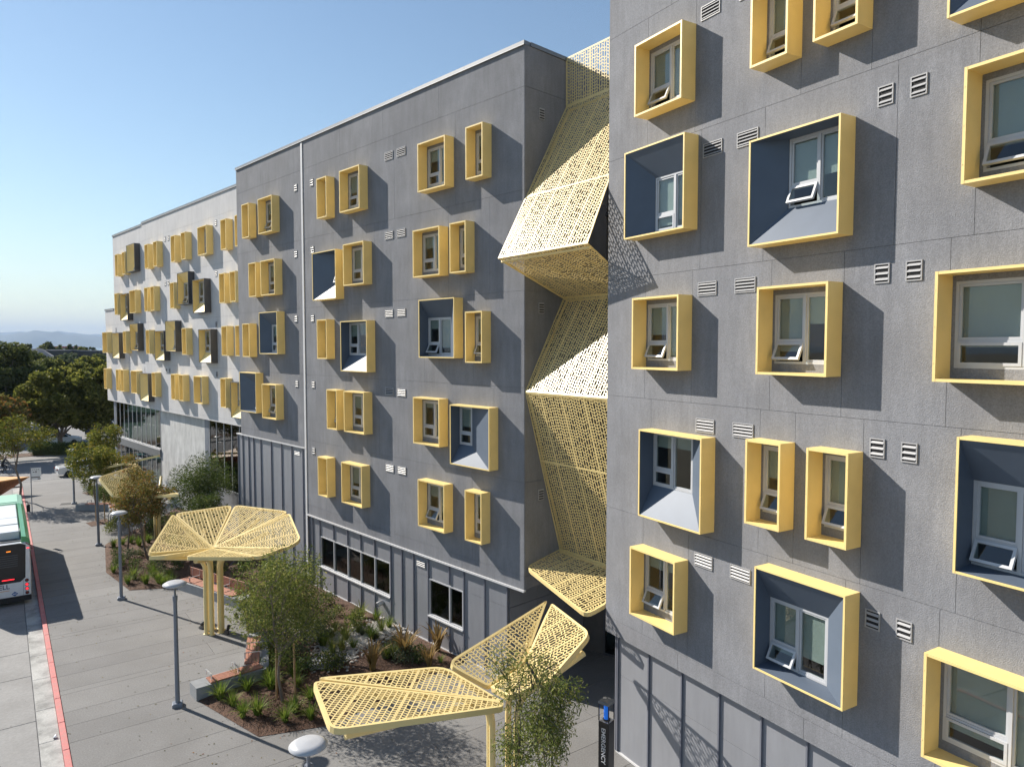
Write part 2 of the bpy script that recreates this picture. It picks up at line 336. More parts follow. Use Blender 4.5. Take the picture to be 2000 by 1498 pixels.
# planting bed (mulch) polygons
def bed(name, pts, h=.07, m='mulch', n=1, seed=1):
    bm = bmesh.new(); vs = [bm.verts.new((x, y, 0)) for x, y in pts]; f = bm.faces.new(vs)
    if f.normal.z < 0: bmesh.ops.reverse_faces(bm, faces=[f])
    bmesh.ops.triangulate(bm, faces=bm.faces[:])
    xs = [p[0] for p in pts]; ys = [p[1] for p in pts]
    for ax, lo, hi in ((0, min(xs), max(xs)), (1, min(ys), max(ys))):
        q = lo + .45
        while q < hi:
            co = [0, 0, 0]; no = [0, 0, 0]; co[ax] = q; no[ax] = 1
            bmesh.ops.bisect_plane(bm, geom=bm.verts[:] + bm.edges[:] + bm.faces[:], plane_co=co, plane_no=no); q += .45
    rg = random.Random(seed); be = {v for e in bm.edges if len(e.link_faces) == 1 for v in e.verts}
    for v in bm.verts: v.co.z = .012 if v in be else h * (.5 + rg.random())
    me = bpy.data.meshes.new(name); bm.to_mesh(me); bm.free(); me.materials.append(M[m])
    for p in me.polygons: p.use_smooth = True
    return tag(place(me, name), kind='structure')
WALLB = Vector((.39, 24.40)); DB = Vector((-.690, .724))
def bw(x, y=0.0):   # building B local (x right, y into the building) -> world
    p = Vector((-2.30, 27.16)) + (-DB) * x + Vector((.724, .690)) * y; return (p.x, p.y)
bed('near_planting_bed', [(-10.63, 23.47), (-7.80, 21.26), (-5.89, 21.88), (-4.2, 23.6), (-2.9, 25.4), bw(.8, -.03), bw(-6, -.03), bw(-12, -.03), bw(-19.3, -.03), (-15.3, 36.4), (-12.1, 32.7), (-12.42, 32.18), (-11.11, 29.25), (-10.2, 27.6), (-9.3, 25.3), (-10.4, 24.1)], seed=2)
bed('far_planting_bed', [(-24.56, 42.3), (-21.56, 37.16), (-18.82, 34.38), (-16.95, 34.75), (-16.6, 35.5), (-15.3, 36.45), bw(-19.5, -.03), bw(-20.5, 1.1), bw(-30, 1.1), bw(-34, 1.1), (-24.5, 47.5)], seed=4)
bed('round_planting_bed', [(-35.2, 57.6), (-33.2, 56.1), (-31.3, 54.4), (-30.2, 52.6), (-29.2, 52.2), bw(-38, 1.1), bw(-45, 1.1)], seed=5)
bed('tree_pit', [(-29.0, 47.75), (-28.0, 46.75), (-27.2, 47.9), (-28.3, 48.95)], .04, seed=6)

# ------------------------------------------------------------ buildings
def frame_for(px, py, deg): return Matrix.Translation((px, py, 0)) @ Matrix.Rotation(R(deg), 4, 'Z')
def panel_mesh(x0, x1, z0, z1, holes, y, edge=.03, reveal=.22, gap=.0):
    x0 += gap; x1 -= gap; z0 += gap; z1 -= gap
    hs = [(max(a, x0), min(b, x1), max(c, z0), min(d, z1)) for a, b, c, d in holes if a < x1 and b > x0 and c < z1 and d > z0]
    xs = sorted({x0, x1, *[h[0] for h in hs], *[h[1] for h in hs]}); zs = sorted({z0, z1, *[h[2] for h in hs], *[h[3] for h in hs]})
    def solid(i, j):
        if i < 0 or j < 0 or i >= len(xs) - 1 or j >= len(zs) - 1: return None
        cx = (xs[i] + xs[i + 1]) / 2; cz = (zs[j] + zs[j + 1]) / 2
        return not any(a < cx < b and c < cz < d for a, b, c, d in hs)
    b = MB(); idx = {}
    def V(x, yy, z):
        k = (round(x, 4), round(yy, 4), round(z, 4))
        if k not in idx: idx[k] = len(b.v); b.v.append((x, yy, z))
        return idx[k]
    for i in range(len(xs) - 1):
        for j in range(len(zs) - 1):
            if not solid(i, j): continue
            a, c, d, e = xs[i], xs[i + 1], zs[j], zs[j + 1]
            b.f.append((V(a, y, d), V(c, y, d), V(c, y, e), V(a, y, e))); b.sm.append(False)
            for (di, dj, p, q) in ((-1, 0, (a, e), (a, d)), (1, 0, (c, d), (c, e)), (0, -1, (a, d), (c, d)), (0, 1, (c, e), (a, e))):
                s = solid(i + di, j + dj)
                if s: continue
                dep = edge if s is None else reveal
                b.f.append((V(p[0], y, p[1]), V(p[0], y + dep, p[1]), V(q[0], y + dep, q[1]), V(q[0], y, q[1]))); b.sm.append(False)
    return b if b.f else None
def wall(root, x0, x1, zs, vj, holes, m, y=0.0, gap=.004, name='wall_panel'):
    bk = panel_mesh(x0 + .01, x1 - .01, zs[0] + .01, zs[-1] - .01, holes, y + .014, .0, .0)
    bk.build('wall_backing', 'joint', root)
    for k, (a, c) in enumerate(zip(zs, zs[1:])):
        js = []
        for v in vj[k % len(vj)]:
            for h in holes:
                if h[0] - .1 < v < h[1] + .1 and h[2] < c and h[3] > a: v = h[0] - .11 if v - h[0] < h[1] - v else h[1] + .11
            if x0 + .3 < v < x1 - .3 and all(abs(v - q) > .2 for q in js): js.append(v)
        xs = [x0] + sorted(js) + [x1]
        for p, q in zip(xs, xs[1:]):
            pm = panel_mesh(p, q, a, c, holes, y, .03, .2, gap)
            if pm: pm.build(name, m, root)
def ring(b, x0, x1, z0, z1, t, y0, y1):
    b.box(x0, x0 + t, y0, y1, z0, z1); b.box(x1 - t, x1, y0, y1, z0, z1); b.box(x0 + t, x1 - t, y0, y1, z0, z0 + t); b.box(x0 + t, x1 - t, y0, y1, z1 - t, z1)
def make_window(par, x0, x1, z0, z1, y, opened, blind, gl='glass', rg=random):
    wdt = x1 - x0; double = wdt > 1.1; mid = x0 + wdt * .5; h = z1 - z0; zt = z0 + h * .31
    b = MB(); ring(b, x0, x1, z0, z1, .05, y - .03, y + .09)
    lx1 = mid - .025 if double else x1 - .05
    if double: b.box(mid - .03, mid + .03, y - .035, y + .09, z0 + .05, z1 - .05)
    b.box(x0 + .05, lx1, y - .02, y + .09, zt - .02, zt + .02)
    ring(b, x0 + .052, lx1 - .002, zt + .022, z1 - .052, .045, y - .012, y + .05)
    if double: ring(b, mid + .032, x1 - .052, z0 + .052, z1 - .052, .04, y - .012, y + .05)
    b.build('window_frame', 'frame', par)
    MB().box(x0 + .09, lx1 - .04, y + .014, y + .022, zt + .06, z1 - .09).build('pane', gl, par)
    if double: MB().box(mid + .07, x1 - .09, y + .014, y + .022, z0 + .09, z1 - .09).build('pane', gl, par)
    # vent sash hinged at its top edge
    sw = lx1 - x0 - .054; sh = zt - .022 - (z0 + .05)
    s = MB(); ring(s, 0, sw, -sh, 0, .05, -.035, .02); p = MB().box(.05, sw - .05, -.012, -.004, -sh + .05, -.05)
    mt = Matrix.Translation((x0 + .052, y - .008, zt - .022)) @ Matrix.Rotation(-R(opened), 4, 'X')
    s.xf(mt).build('vent_sash', 'frame', par); p.xf(mt).build('pane', gl, par)
    if opened > 3:
        q = MB(); q.bar((x0 + .09, y + .0, z0 + .1), (x0 + .09, y - math.sin(R(opened)) * sh * .8, zt - math.cos(R(opened)) * sh * .8), .015, .015); q.build('stay_arm', 'steel', par)
    if blind > 0:
        blind = min(.93, blind * rg.uniform(.75, 1.1)); bl = MB().box(x0 + .07, lx1 - .02, y + .065, y + .071, z1 - .06 - blind * h, z1 - .05)
        if double: bl.box(mid + .05, x1 - .07, y + .065, y + .071, z1 - .06 - (blind * .9 if rg.random() < .5 else rg.uniform(.3, .9)) * h, z1 - .05)
        bl.build('roller_blind', 'blind', par)
def window_box(root, x0, x1, z0, z1, D, splay=None, wsize=None, shell='yellow', liner='liner', opened=0, blind=0.0, rg=random):
    t = .05 if not splay else .04
    b = MB()
    # shell slabs butt end to end; side slabs run full height
    for (a, c) in ((x0, x0 + t), (x1 - t, x1)): b.box(a, c, -D, -.002, z0, z1)
    b.box(x0 + t, x1 - t, -D + .003, -.002, z0, z0 + t); b.box(x0 + t, x1 - t, -D + .003, -.002, z1 - t, z1)
    if splay and shell == 'charcoal': b.box(x0 + t, x1 - t, -.03, -.002, z1 - t - .01, z1 - t)
    s = b.build('window_surround', shell, root)
    if not splay:
        # corner joints of the sheet metal
        q = MB()
        for sx in (x0 + .012, x1 - .012):
            for k in range(3):
                zz = z0 + (z1 - z0) * (k + .5) / 3; q.box(sx - .008, sx + .008, -D - .004, -D, zz - .008, zz + .008)
        q.build('rivet', 'screen', s)
        wx0, wx1, wz0, wz1 = x0 + .11, x1 - .11, z0 + .23, z1 - .16
    else:
        W = wsize or 1.46; H = 1.45
        wx0 = x1 - .06 - W if 'L' in splay else x0 + .06
        wx1 = wx0 + W
        wz0 = z1 - .07 - H if 'B' in splay else z0 + .1
        wz1 = wz0 + H
        fx0, fx1, fz0, fz1 = x0 + t, x1 - t, z0 + t, z1 - t; yf = -D + .02; yb = -.012
        F = [(fx0, yf, fz0), (fx1, yf, fz0), (fx1, yf, fz1), (fx0, yf, fz1)]; B_ = [(wx0, yb, wz0), (wx1, yb, wz0), (wx1, yb, wz1), (wx0, yb, wz1)]
        for k in range(4):
            j = (k + 1) % 4
            pn = MB().quad(F[k], F[j], B_[j], B_[k])
            c = [(F[k][i] + F[j][i] + B_[j][i] + B_[k][i]) / 4 for i in range(3)]
            pn.build('splayed_panel', liner, s)
    make_window(s, wx0, wx1, wz0, wz1, .03, opened, blind, rg=rg)
    return (wx0, wx1, wz0, wz1), s
def hole_for(x0, x1, z0, z1, splay, wsize):
    if not splay: return (x0 + .11, x1 - .11, z0 + .23, z1 - .16)
    W = wsize or 1.46; H = 1.45; wx0 = x1 - .06 - W if 'L' in splay else x0 + .06; wz0 = z1 - .07 - H if 'B' in splay else z0 + .1
    return (wx0, wx0 + W, wz0, wz0 + H)
_gr = {}
def grille(root, cx, cz, wd, y=0.0, m='louver', h=.37):
    if wd > .4: h = .34
    b = MB(); ring(b, cx - wd / 2, cx + wd / 2, cz - h / 2, cz + h / 2, .022, y - .022, y - .001); g = b.build('vent_grille', m, root)
    MB().box(cx - wd / 2 + .022, cx + wd / 2 - .022, y - .006, y - .0015, cz - h / 2 + .022, cz + h / 2 - .022).build('duct', 'dark', g)
    n = 4 if wd > .4 else 3; hh = (h - .044) / n
    key = (round(wd, 1), n)
    if key not in _gr:
        w2 = round(wd, 1) / 2 - .024; q = MB(); q.add([(-w2, -.007, hh * .28), (w2, -.007, hh * .28), (w2, -.03, -.006), (-w2, -.03, -.006), (-w2, -.03, -.014), (w2, -.03, -.014)], [(0, 1, 2, 3), (3, 2, 5, 4)][::1])
        _gr[key] = q; me = bpy.data.meshes.new('slat'); me.from_pydata(q.v, [], [(3, 2, 1, 0), (4, 5, 2, 3)]); me.materials.append(M[m]); _gr[key] = me
    for k in range(n): place(_gr[key], 'slat', g, (cx, y, cz - h / 2 + .03 + hh * (k + .35)))
def shell(root, x0, x1, y0, y1, z0, z1, m, floors, roof_m='cap'):
    b = MB()  # side and back walls and roof; the street face is built panel by panel
    b.box(x1 - .2, x1 - .003, y0 + .05, y1, z0, z1 - .02)
    b.build('side_wall', m, root)
    MB().box(x0 + .003, x0 + .2, y0 + .05, y1, z0, z1 - .02).build('side_wall', m, root)
    MB().box(x0 + .2, x1 - .2, y1 - .2, y1, z0, z1).build('rear_wall', m, root)
    MB().box(x0 + .2, x1 - .2, y0 + .1, y1 - .2, z1 - .9, z1 - .6).build('roof', 'roofgrey', root)
    MB().box(x0 + .2, x1 - .2, y0 + .25, y1 - .2, z0 + .003, z0 + .2).build('soffit', m, root)
    fl = MB(); [fl.box(x0 + .2, x1 - .2, y0 + .06, y0 + 2.6, z - .12, z + .12) for z in floors]; fl.build('floor_slab', 'interior', root)
    MB().box(x0 + .2, x1 - .2, y0 + 2.6, y0 + 2.7, z0 + .2, z1 - .9).build('interior_wall', 'interior', root)
def cap(root, x0, x1, y0, y1, z, step=3.4):
    x = x0
    while x < x1 - .05:
        q = min(x + step, x1); MB().box(x + .004, q - .004, y0 - .05, y0 + .24, z, z + .13).build('parapet_cap', 'cap', root); x = q
    MB().box(x0, x1, y0 - .062, y0 - .051, z - .015, z + .012).build('drip_edge', 'whitecap', root)
    for xx in (x0 - .03, x1 - .21): MB().box(xx, xx + .24, y0 + .245, y1, z, z + .13).build('parapet_cap', 'cap', root)

ZJ = [3.58, 4.05, 7.32, 10.58, 13.88, 17.25, 20.65, 23.1]
# --- near block (right of the screen)
A_POS = (3.10, 20.51); A_DEG = -59.31
TA = thing('apartment_building', 'dark grey stucco apartment block at right with large yellow box windows, nearest the camera', 'building', (A_POS[0], A_POS[1], 0), R(A_DEG))
oA = -.20   # the stucco face stands 0.2 m proud of the podium
rA = random.Random(11)
AW = [ # x0,x1,z0,z1,splay,wsize,open,blind
 (1.34, 3.07, 18.0, 19.84, None, None, 24, .7), (5.15, 6.11, 18.0, 19.85, None, None, 22, .62), (6.71, 7.67, 18.0, 19.85, None, None, 22, .5), (9.29, 11.5, 17.46, 19.75, 'LB', None, 0, .4),
 (.96, 3.20, 14.86, 17.15, 'LT', None, 0, .9), (5.17, 7.37, 14.17, 16.45, 'LB', None, 24, .8), (9.60, 12.0, 14.67, 16.56, None, None, 22, .9),
 (1.32, 3.06, 11.39, 13.27, None, None, 24, .66), (5.45, 7.18, 11.39, 13.27, None, None, 25, .8), (9.23, 11.6, 11.39, 13.27, None, None, 0, .95),
 (1.64, 3.89, 7.49, 9.80, 'RB', None, 0, .3), (5.21, 6.14, 8.06, 9.94, None, None, 24, .58), (6.77, 7.70, 8.06, 9.94, None, None, 24, .66), (9.67, 11.9, 8.17, 10.48, 'RT', None, 27, .75),
 (1.32, 3.04, 4.72, 6.58, None, None, 25, .25), (5.52, 7.71, 4.87, 7.16, 'RT', None, 28, .8), (9.24, 11.6, 4.75, 6.63, None, None, 0, .95)]
holesA = [hole_for(*q[:6]) for q in AW]
def build_face(root, boxes, rngx, zs, vj, holes, m, D, off, rg, shell_=None):
    # everything of the stucco face is made in a frame whose y = 0 is the stucco surface
    wall(root, rngx[0], rngx[1], zs, vj, holes, m, y=off)
    made = []
    n0 = set(bpy.data.objects.keys())
    for q in boxes:
        sh = (shell_ and q[4]) and 'charcoal' or 'yellow'; ln = 'yellow' if sh == 'charcoal' else 'liner'
        _, s = window_box(root, *q[:4], D, q[4], q[5], sh, ln, q[6], q[7], rg); s.location.y = off
vjA = [[2.7, 6.5, 9.3], [1.55, 2.9, 5.6, 7.4, 9.4, 11.8], [1.7, 5.3, 6.1, 7.6, 9.5], [1.65, 2.95, 5.5, 7.2, 9.3, 12.2], [1.4, 3.3, 5.2, 8.2, 9.8], [1.5, 2.9, 6.1, 7.6, 9.6], [2.2, 4.9, 8.8, 11.0]]
build_face(TA, AW, (-.30, 14.0), ZJ, vjA, holesA, 'stucco', .47, oA, rA)
shell(TA, -.30, 14.0, oA, 12.0, 3.58, 23.1, 'stucco', ZJ[1:-1])
cap(TA, -.30, 14.0, oA, 12.0, 23.1)
for x, z, wd in [(3.54, 19.99, .6), (4.72, 19.99, .6), (3.67, 16.71, .6), (4.72, 16.70, .6), (7.97, 16.68, .3), (8.59, 16.67, .3), (3.56, 13.39, .6), (4.72, 13.39, .6), (7.99, 13.37, .3), (8.60, 13.37, .3), (3.55, 10.05, .6), (4.73, 10.05, .6), (7.99, 10.05, .3), (8.61, 10.04, .3), (3.56, 6.69, .6), (4.72, 6.69, .6), (7.99, 6.70, .3), (8.61, 6.71, .3), (7.97, 19.98, .3), (8.6, 19.98, .3)]: grille(TA, x, z, wd, oA)
# podium of the near block
def podium(root, xs, z0, z1, zj, openings, y=0.0, bat=.045):
    for a, c in zip(xs, xs[1:]):
        for p, q in zip([z0] + zj, zj + [z1]):
            if any(a > o[0] - .05 and c < o[1] + .05 and p > o[2] - .05 and q < o[3] + .05 for o in openings): continue
            P, Q = p, q
            for o in openings:
                if a > o[0] - .05 and c < o[1] + .05:
                    if P < o[3] < Q and P >= o[2]: P = o[3]
                    elif P < o[2] < Q: Q = o[2]
            if Q - P < .05: continue
            MB().box(a + .004, c - .004, y, y + .04, P + .004, Q - .004).build('cladding_panel', 'clad', root)
    for x in xs:
        inside = [o for o in openings if o[0] + .05 < x < o[1] - .05]
        segs = [(z0, z1)]
        for o in inside: segs = [(z0, o[2] - .06), (o[3] + .04, z1)]
        for a, c in segs: MB().box(x - bat / 2, x + bat / 2, y - .055, y - .001, a, c).build('batten', 'batten', root)
podium(TA, [0.0, .07, 1.41, 2.69, 3.98, 5.26, 6.48, 7.75, 9.0, 10.3, 11.6, 13.9], .06, 3.57, [2.38], [])
MB().box(0, 13.9, .04, .3, 0, 3.57).build('podium_wall', 'batten', TA)
MB().box(-.001, 13.95, -.03, .035, .0, .055).build('base_flashing', 'whitecap', TA)
MB().box(0.0, .3, .31, 11, 0, 3.57).build('podium_side', 'clad', TA)

# --- middle block
B_DEG = -46.37
TB = thing('apartment_building', 'dark grey stucco apartment block left of the perforated screen, on a grey metal podium', 'building', (-2.30, 27.16, 0), R(B_DEG))
oB = -.10; rB = random.Random(5)
r1, r2, r3, r4, r5 = (17.92, 19.76), (14.67, 16.5), (11.40, 13.24), (8.15, 9.99), (4.88, 6.74)
BW = [(-9.33, -8.42, *r1, None, None, 0, .3), (-7.27, -5.60, *r1, None, None, 0, .5), (-1.40, .30, *r1, None, None, 0, .3), (1.48, 2.40, *r1, None, None, 0, .3),
 (-9.85, -7.68, 14.15, 16.38, 'LB', .74, 20, .3), (-7.02, -5.33, *r2, None, None, 0, .7), (-1.75, -.06, *r2, None, None, 0, .35), (.55, 1.47, *r2, None, None, 0, .4),
 (-9.48, -8.57, *r3, None, None, 0, .3), (-7.33, -5.14, 10.87, 13.11, 'RB', None, 0, .5), (-1.40, .80, 11.55, 13.79, 'RT', None, 27, .3), (1.42, 2.35, *r3, None, None, 24, .5),
 (-8.65, -7.74, *r4, None, None, 20, .3), (-7.11, -5.42, *r4, None, None, 0, .5), (-1.81, -.12, *r4, None, None, 0, .2), (.52, 2.73, 7.60, 9.83, 'RB', .74, 0, .6),
 (-9.58, -8.68, *r5, None, None, 0, .4), (-7.40, -5.66, *r5, None, None, 0, .5), (-1.53, .16, *r5, None, None, 26, .3), (1.37, 2.30, *r5, None, None, 0, .4)]
BL = [(-17.74, -16.84, *r1, None, None, 0, .3), (-15.67, -14.02, *r1, None, None, 22, .4), (-16.99, -16.08, *r2, None, None, 0, .4), (-15.48, -13.82, *r2, None, None, 0, .5),
 (-17.95, -17.04, *r3, None, None, 0, .3), (-15.78, -13.64, 11.58, 13.79, 'LT', None, 0, .5), (-18.48, -16.32, 8.34, 10.54, 'LT', .74, 24, .3), (-15.58, -13.90, *r4, None, None, 22, .5)]
vjB = [[-8, -3.4, .7], [-9.3, -5.5, -1.5, 1.3], [-7.2, -4.9, -.2, 2.5], [-9.5, -6.9, -1.6, 1.4], [-8.2, -5.1, -.1, 2.3], [-7.0, -3.6, .4], [-7.9, -4.4, -.6]]
zB = ZJ[:-1] + [22.0]
build_face(TB, BW, (-11.44, 4.04), zB, vjB, [hole_for(*q[:6]) for q in BW], 'stucco', .43, oB, rB)
zBL = [6.92, 7.32] + ZJ[3:-1] + [22.0]
build_face(TB, BL, (-19.4, -11.64), zBL, [[-15], [-17.5, -13.5], [-15.6], [-17, -13.8], [-15.9], [-16.2]], [hole_for(*q[:6]) for q in BL], 'stucco', .43, oB, rB)
shell(TB, -11.54, 4.04, oB, 13.0, 3.58, 22.0, 'stucco', ZJ[1:-1])
shell(TB, -19.4, -11.56, oB, 13.0, 6.92, 21.99, 'stucco', ZJ[2:-1])
cap(TB, -19.43, 4.07, oB, 13.0, 22.0)
MB().box(-11.62, -11.46, oB - .03, oB + .01, .3, 21.95).build('expansion_joint_cover', 'whitecap', TB)
for x, z, wd in [(-3.97, 19.88, .6), (-3.08, 19.88, .6), (-10.55, 19.87, .3), (-12.21, 19.88, .3), (-4.0, 16.62, .6), (-3.13, 16.62, .6), (-10.59, 16.65, .3), (-12.30, 16.61, .3), (-4.05, 13.37, .6), (-3.16, 13.38, .6), (-10.67, 13.36, .3), (-12.38, 13.38, .3), (-4.08, 10.09, .6), (-3.19, 10.08, .6), (-10.69, 10.12, .3), (-12.40, 10.09, .3), (-4.10, 6.81, .6), (-3.21, 6.82, .6), (-10.76, 6.84, .3)]: grille(TB, x, z, wd, oB)
grille(TB, -12.65, 6.55, .6, -.01); grille(TB, -2.05, 3.15, .6, -.01)
# return wall facing the screen: stucco panels, grilles
def ret_panel(z0, z1, y0, y1):
    MB().box(4.041, 4.06, y0 + .006, y1 - .006, z0 + .006, z1 - .006).build('wall_panel', 'stucco', TB)
for a, c in zip(zB, zB[1:]):
    for y0, y1 in ((oB, 3.2), (3.2, 7)): ret_panel(a, c, y0, y1)
for z in (19.9, 13.31, 6.8):
    g = MB().box(4.062, 4.085, .57, .83, z - .19, z + .19).build('vent_grille', 'louver', TB)
    for k in range(4): MB().box(4.086, 4.092, .59, .81, z - .16 + k * .085, z - .12 + k * .085).build('duct', 'dark', g)
# podium of the middle block
opB = [(-10.39, -4.22, 1.15, 2.68), (-1.54, .70, 1.15, 2.68)]
podium(TB, [-11.44, -11.12, -10.39, -9.05, -7.77, -6.63, -5.48, -4.22, -3.38, -2.55, -1.54, -.18, .70, 1.90, 3.12], .06, 3.5, [2.68], opB)
MB().box(-11.5, 4.07, oB - .05, -.03, 3.505, 3.575).build('podium_flashing', 'whitecap', TB)
bk = panel_mesh(-11.54, 3.12, 0, 3.5, opB, .045, .0, .25); bk.build('podium_wall', 'batten', TB)
MB().box(-11.5, 3.14, -.03, .03, 0, .055).build('base_flashing', 'whitecap', TB)
for z0, z1 in ((.02, 2.66), (2.68, 3.5)):
    for y0, y1 in ((.06, 1.5), (1.5, 3.0), (3.0, 4.6)): MB().box(3.121, 3.15, y0 + .006, y1 - .006, z0, z1 - .01).build('cladding_panel', 'clad', TB)
MB().box(2.9, 3.12, .06, 12, 0, 3.57).build('podium_side', 'batten', TB)
def strip_window(root, x0, x1, z0, z1, ms, y=.04):
    b = MB(); ring(b, x0, x1, z0, z1, .05, y - .075, y + .06); w_ = b.build('window_frame', 'frame', root)
    for x in ms[1:-1]: MB().box(x - .025, x + .025, y - .07, y + .06, z0 + .05, z1 - .05).build('mullion', 'frame', w_)
    for a, c in zip(ms, ms[1:]): MB().box(a + .05, c - .05, y - .005, y + .004, z0 + .05, z1 - .05).build('pane', 'glass_dark', w_)
    MB().box(x0 - .02, x1 + .02, y - .13, y - .04, z0 - .06, z0 - .005).build('sill', 'whitecap', w_)
strip_window(TB, -10.35, -4.26, 1.17, 2.66, [-10.35, -9.05, -7.77, -6.63, -5.48, -4.26])
strip_window(TB, -1.50, .66, 1.17, 2.66, [-1.50, -.18, .66])
MB().box(-11.4, 3.0, 2.2, 2.3, 0.0, 3.5).build('interior_wall', 'darkwall', TB)
for i in range(5): MB().box(-10 + i * 1.25, -9.3 + i * 1.25, .9, 1.4, 0, 1.3 + (i % 2) * .4).build('lobby_shelf', 'wood_far', TB)
# left podium (two storeys)
podium(TB, [-19.98, -19.33, -18.51, -17.85, -16.92, -15.61, -14.37, -13.21, -12.01, -11.66], .06, 6.84, [3.55], [], y=-.02)
MB().box(-19.97, -11.62, .03, .4, 0, 6.85).build('podium_wall', 'batten', TB)
MB().box(-20.0, -11.6, oB - .04, .02, 6.85, 6.91).build('podium_flashing', 'whitecap', TB)
MB().box(-20.0, -19.6, .03, 3.0, 0, 6.84).build('podium_side', 'clad', TB)
dr = MB().tube([(-4.9, -.02, .75), (-4.9, -.16, .75), (-4.9, -.3, .70)], [.11, .11, .12], 12, False); dr.build('drain_spout', 'steel', TB)

# --- far light grey wing
TC = thing('apartment_building', 'pale grey apartment wing at far left above a glass and concrete base', 'building', (-2.30, 27.16, 0), R(B_DEG))
oC = .90; rC = random.Random(9)
n_, m_ = .84, 1.68
def nb(x, r): return (x, x + n_, *r, None, None, 0, .3)
def mb_(x, r): return (x, x + 1.55, *r, None, None, 0, .4)
def tb_(x, z, s): return (x, x + 2.12, z, z + 2.2, s, None, 20 if s[1] == 'T' else 0, .3)
CW = [nb(-46.3, r1), nb(-44.3, r1), tb_(-42.99, 18.0, 'LT'), nb(-38.13, r1), nb(-36.1, r1), nb(-32.25, r1), nb(-30.2, r1), mb_(-27.12, r1), nb(-23.28, r1), nb(-21.13, r1),
 nb(-46.75, r2), tb_(-45.22, 14.15, 'RB'), mb_(-42.5, r2), nb(-38.48, r2), nb(-36.98, r2), nb(-32.66, r2), tb_(-31.11, 14.87, 'RT'), tb_(-28.26, 14.2, 'RB'), nb(-23.67, r2), nb(-22.03, r2),
 mb_(-50.95, r3), tb_(-47.9, 10.95, 'LB'), nb(-44.6, r3), tb_(-42.65, 11.62, 'RT'), nb(-38.36, r3), tb_(-36.3, 10.93, 'RB'), tb_(-33.85, 11.61, 'LT'), nb(-30.45, r3), tb_(-27.34, 10.9, 'RB'), nb(-23.47, r3), nb(-21.38, r3),
 nb(-50.79, r4), nb(-47.0, r4), nb(-45.55, r4), mb_(-42.7, r4), tb_(-40.16, 7.67, 'LB'), nb(-37.18, r4), nb(-32.9, r4), nb(-31.28, r4), mb_(-28.43, r4), nb(-23.82, r4), tb_(-22.24, 7.62, 'RB')]
zC = [7.05, 7.32, 10.58, 13.88, 17.25, 20.3, 21.65]
inr = lambda q, a, b: q[0] + .2 > a and q[0] < b
main1 = [q for q in CW if q[0] > -40.6]; main2 = [q for q in CW if -48.3 < q[0] <= -40.6]; low = [q for q in CW if q[0] <= -48.3]
hC = [hole_for(*q[:6]) for q in CW]
vjC = [[-33, -26], [-35.6, -29, -24.4], [-37.5, -33.4, -25], [-35, -29.2], [-38.6, -33, -27.6], [-36, -31.9, -26]]
# charcoal shells only for the tapered boxes here
wall(TC, -40.12, -19.0, zC, vjC, hC, 'stucco_light', y=oC)
wall(TC, -48.45, -40.13, zC[:-1] + [21.55], [[-44], [-45.6], [-43], [-46.2], [-44.4], [-45]], hC, 'stucco_light', y=oC + .06)
wall(TC, -51.45, -48.46, [7.05, 7.32, 10.58, 13.88, 15.2], [[-50]], hC, 'stucco_light', y=oC + .06)
for q in CW:
    sh = 'charcoal' if q[4] else 'yellow'; _, s = window_box(TC, *q[:4], .43, q[4], q[5], sh, 'yellow', q[6], q[7], rC); s.location.y = oC if q[0] > -40.3 else oC + .06
shell(TC, -40.12, -19.0, oC, 14.0, 7.05, 21.65, 'stucco_light', ZJ[2:-1])
shell(TC, -48.45, -40.14, oC + .06, 14.0, 7.05, 21.55, 'stucco_light', ZJ[2:-1])
shell(TC, -51.45, -48.47, oC + .06, 14.0, 7.05, 15.2, 'stucco_light', ZJ[2:4])
cap(TC, -40.12, -19.5, oC, 13, 21.65); cap(TC, -48.48, -40.16, oC + .06, 13, 21.55); cap(TC, -51.48, -48.7, oC + .06, 13, 15.2)
for x, z in [(-34.70, 19.88), (-33.95, 19.86), (-25.06, 19.86), (-34.85, 16.63), (-34.21, 16.65), (-25.18, 16.64), (-25.31, 13.39), (-35.10, 10.15), (-34.39, 10.18), (-25.40, 10.17), (-48.2, 13.43), (-40.36, 10.14)]: grille(TC, x, z, .3, oC if x > -40.1 else oC + .06)
# base of the wing
yC = 1.2
MB().box(-50.3, -49.75, yC - .05, yC + .5, 0, 7.05).build('steel_column', 'galv', TC)
def curtain(x0, x1, z0, z1, n):
    b = MB(); ring(b, x0, x1, z0, z1, .06, yC - .04, yC + .03); c = b.build('curtain_wall', 'frame', TC)
    for i in range(1, n): MB().box(x0 + (x1 - x0) * i / n - .025, x0 + (x1 - x0) * i / n + .025, yC - .035, yC - .001, z0 + .06, z1 - .06).build('mullion', 'frame', c)
    for i in range(n):
        a = x0 + (x1 - x0) * i / n; q = x0 + (x1 - x0) * (i + 1) / n
        MB().box(a + .04, q - .04, yC + .0, yC + .01, z0 + .06, z1 - .06).build('pane', 'glass_dark', c)
curtain(-49.7, -37.65, 3.95, 7.04, 10); curtain(-49.7, -37.65, .1, 3.3, 10)
MB().box(-49.74, -37.64, yC - .12, yC + .2, 3.31, 3.94).build('spandrel', 'cap', TC)
MB().box(-49.74, -37.64, yC - .14, yC - .121, 3.86, 3.93).build('spandrel_trim', 'whitecap', TC)
for x0, x1 in ((-37.62, -36.1), (-36.1, -34.5), (-34.5, -32.3), (-32.3, -31.1), (-31.1, -28.5)):
    for z0, z1 in ((0, 3.05), (3.05, 7.04)): MB().box(x0 + .008, x1 - .008, yC - .02, yC + .3, z0 + .004, z1 - .008).build('concrete_panel', 'concrete_wall', TC)
MB().box(-28.48, -27.75, yC - .04, yC + .3, 0, 7.04).build('steel_column', 'galv', TC)
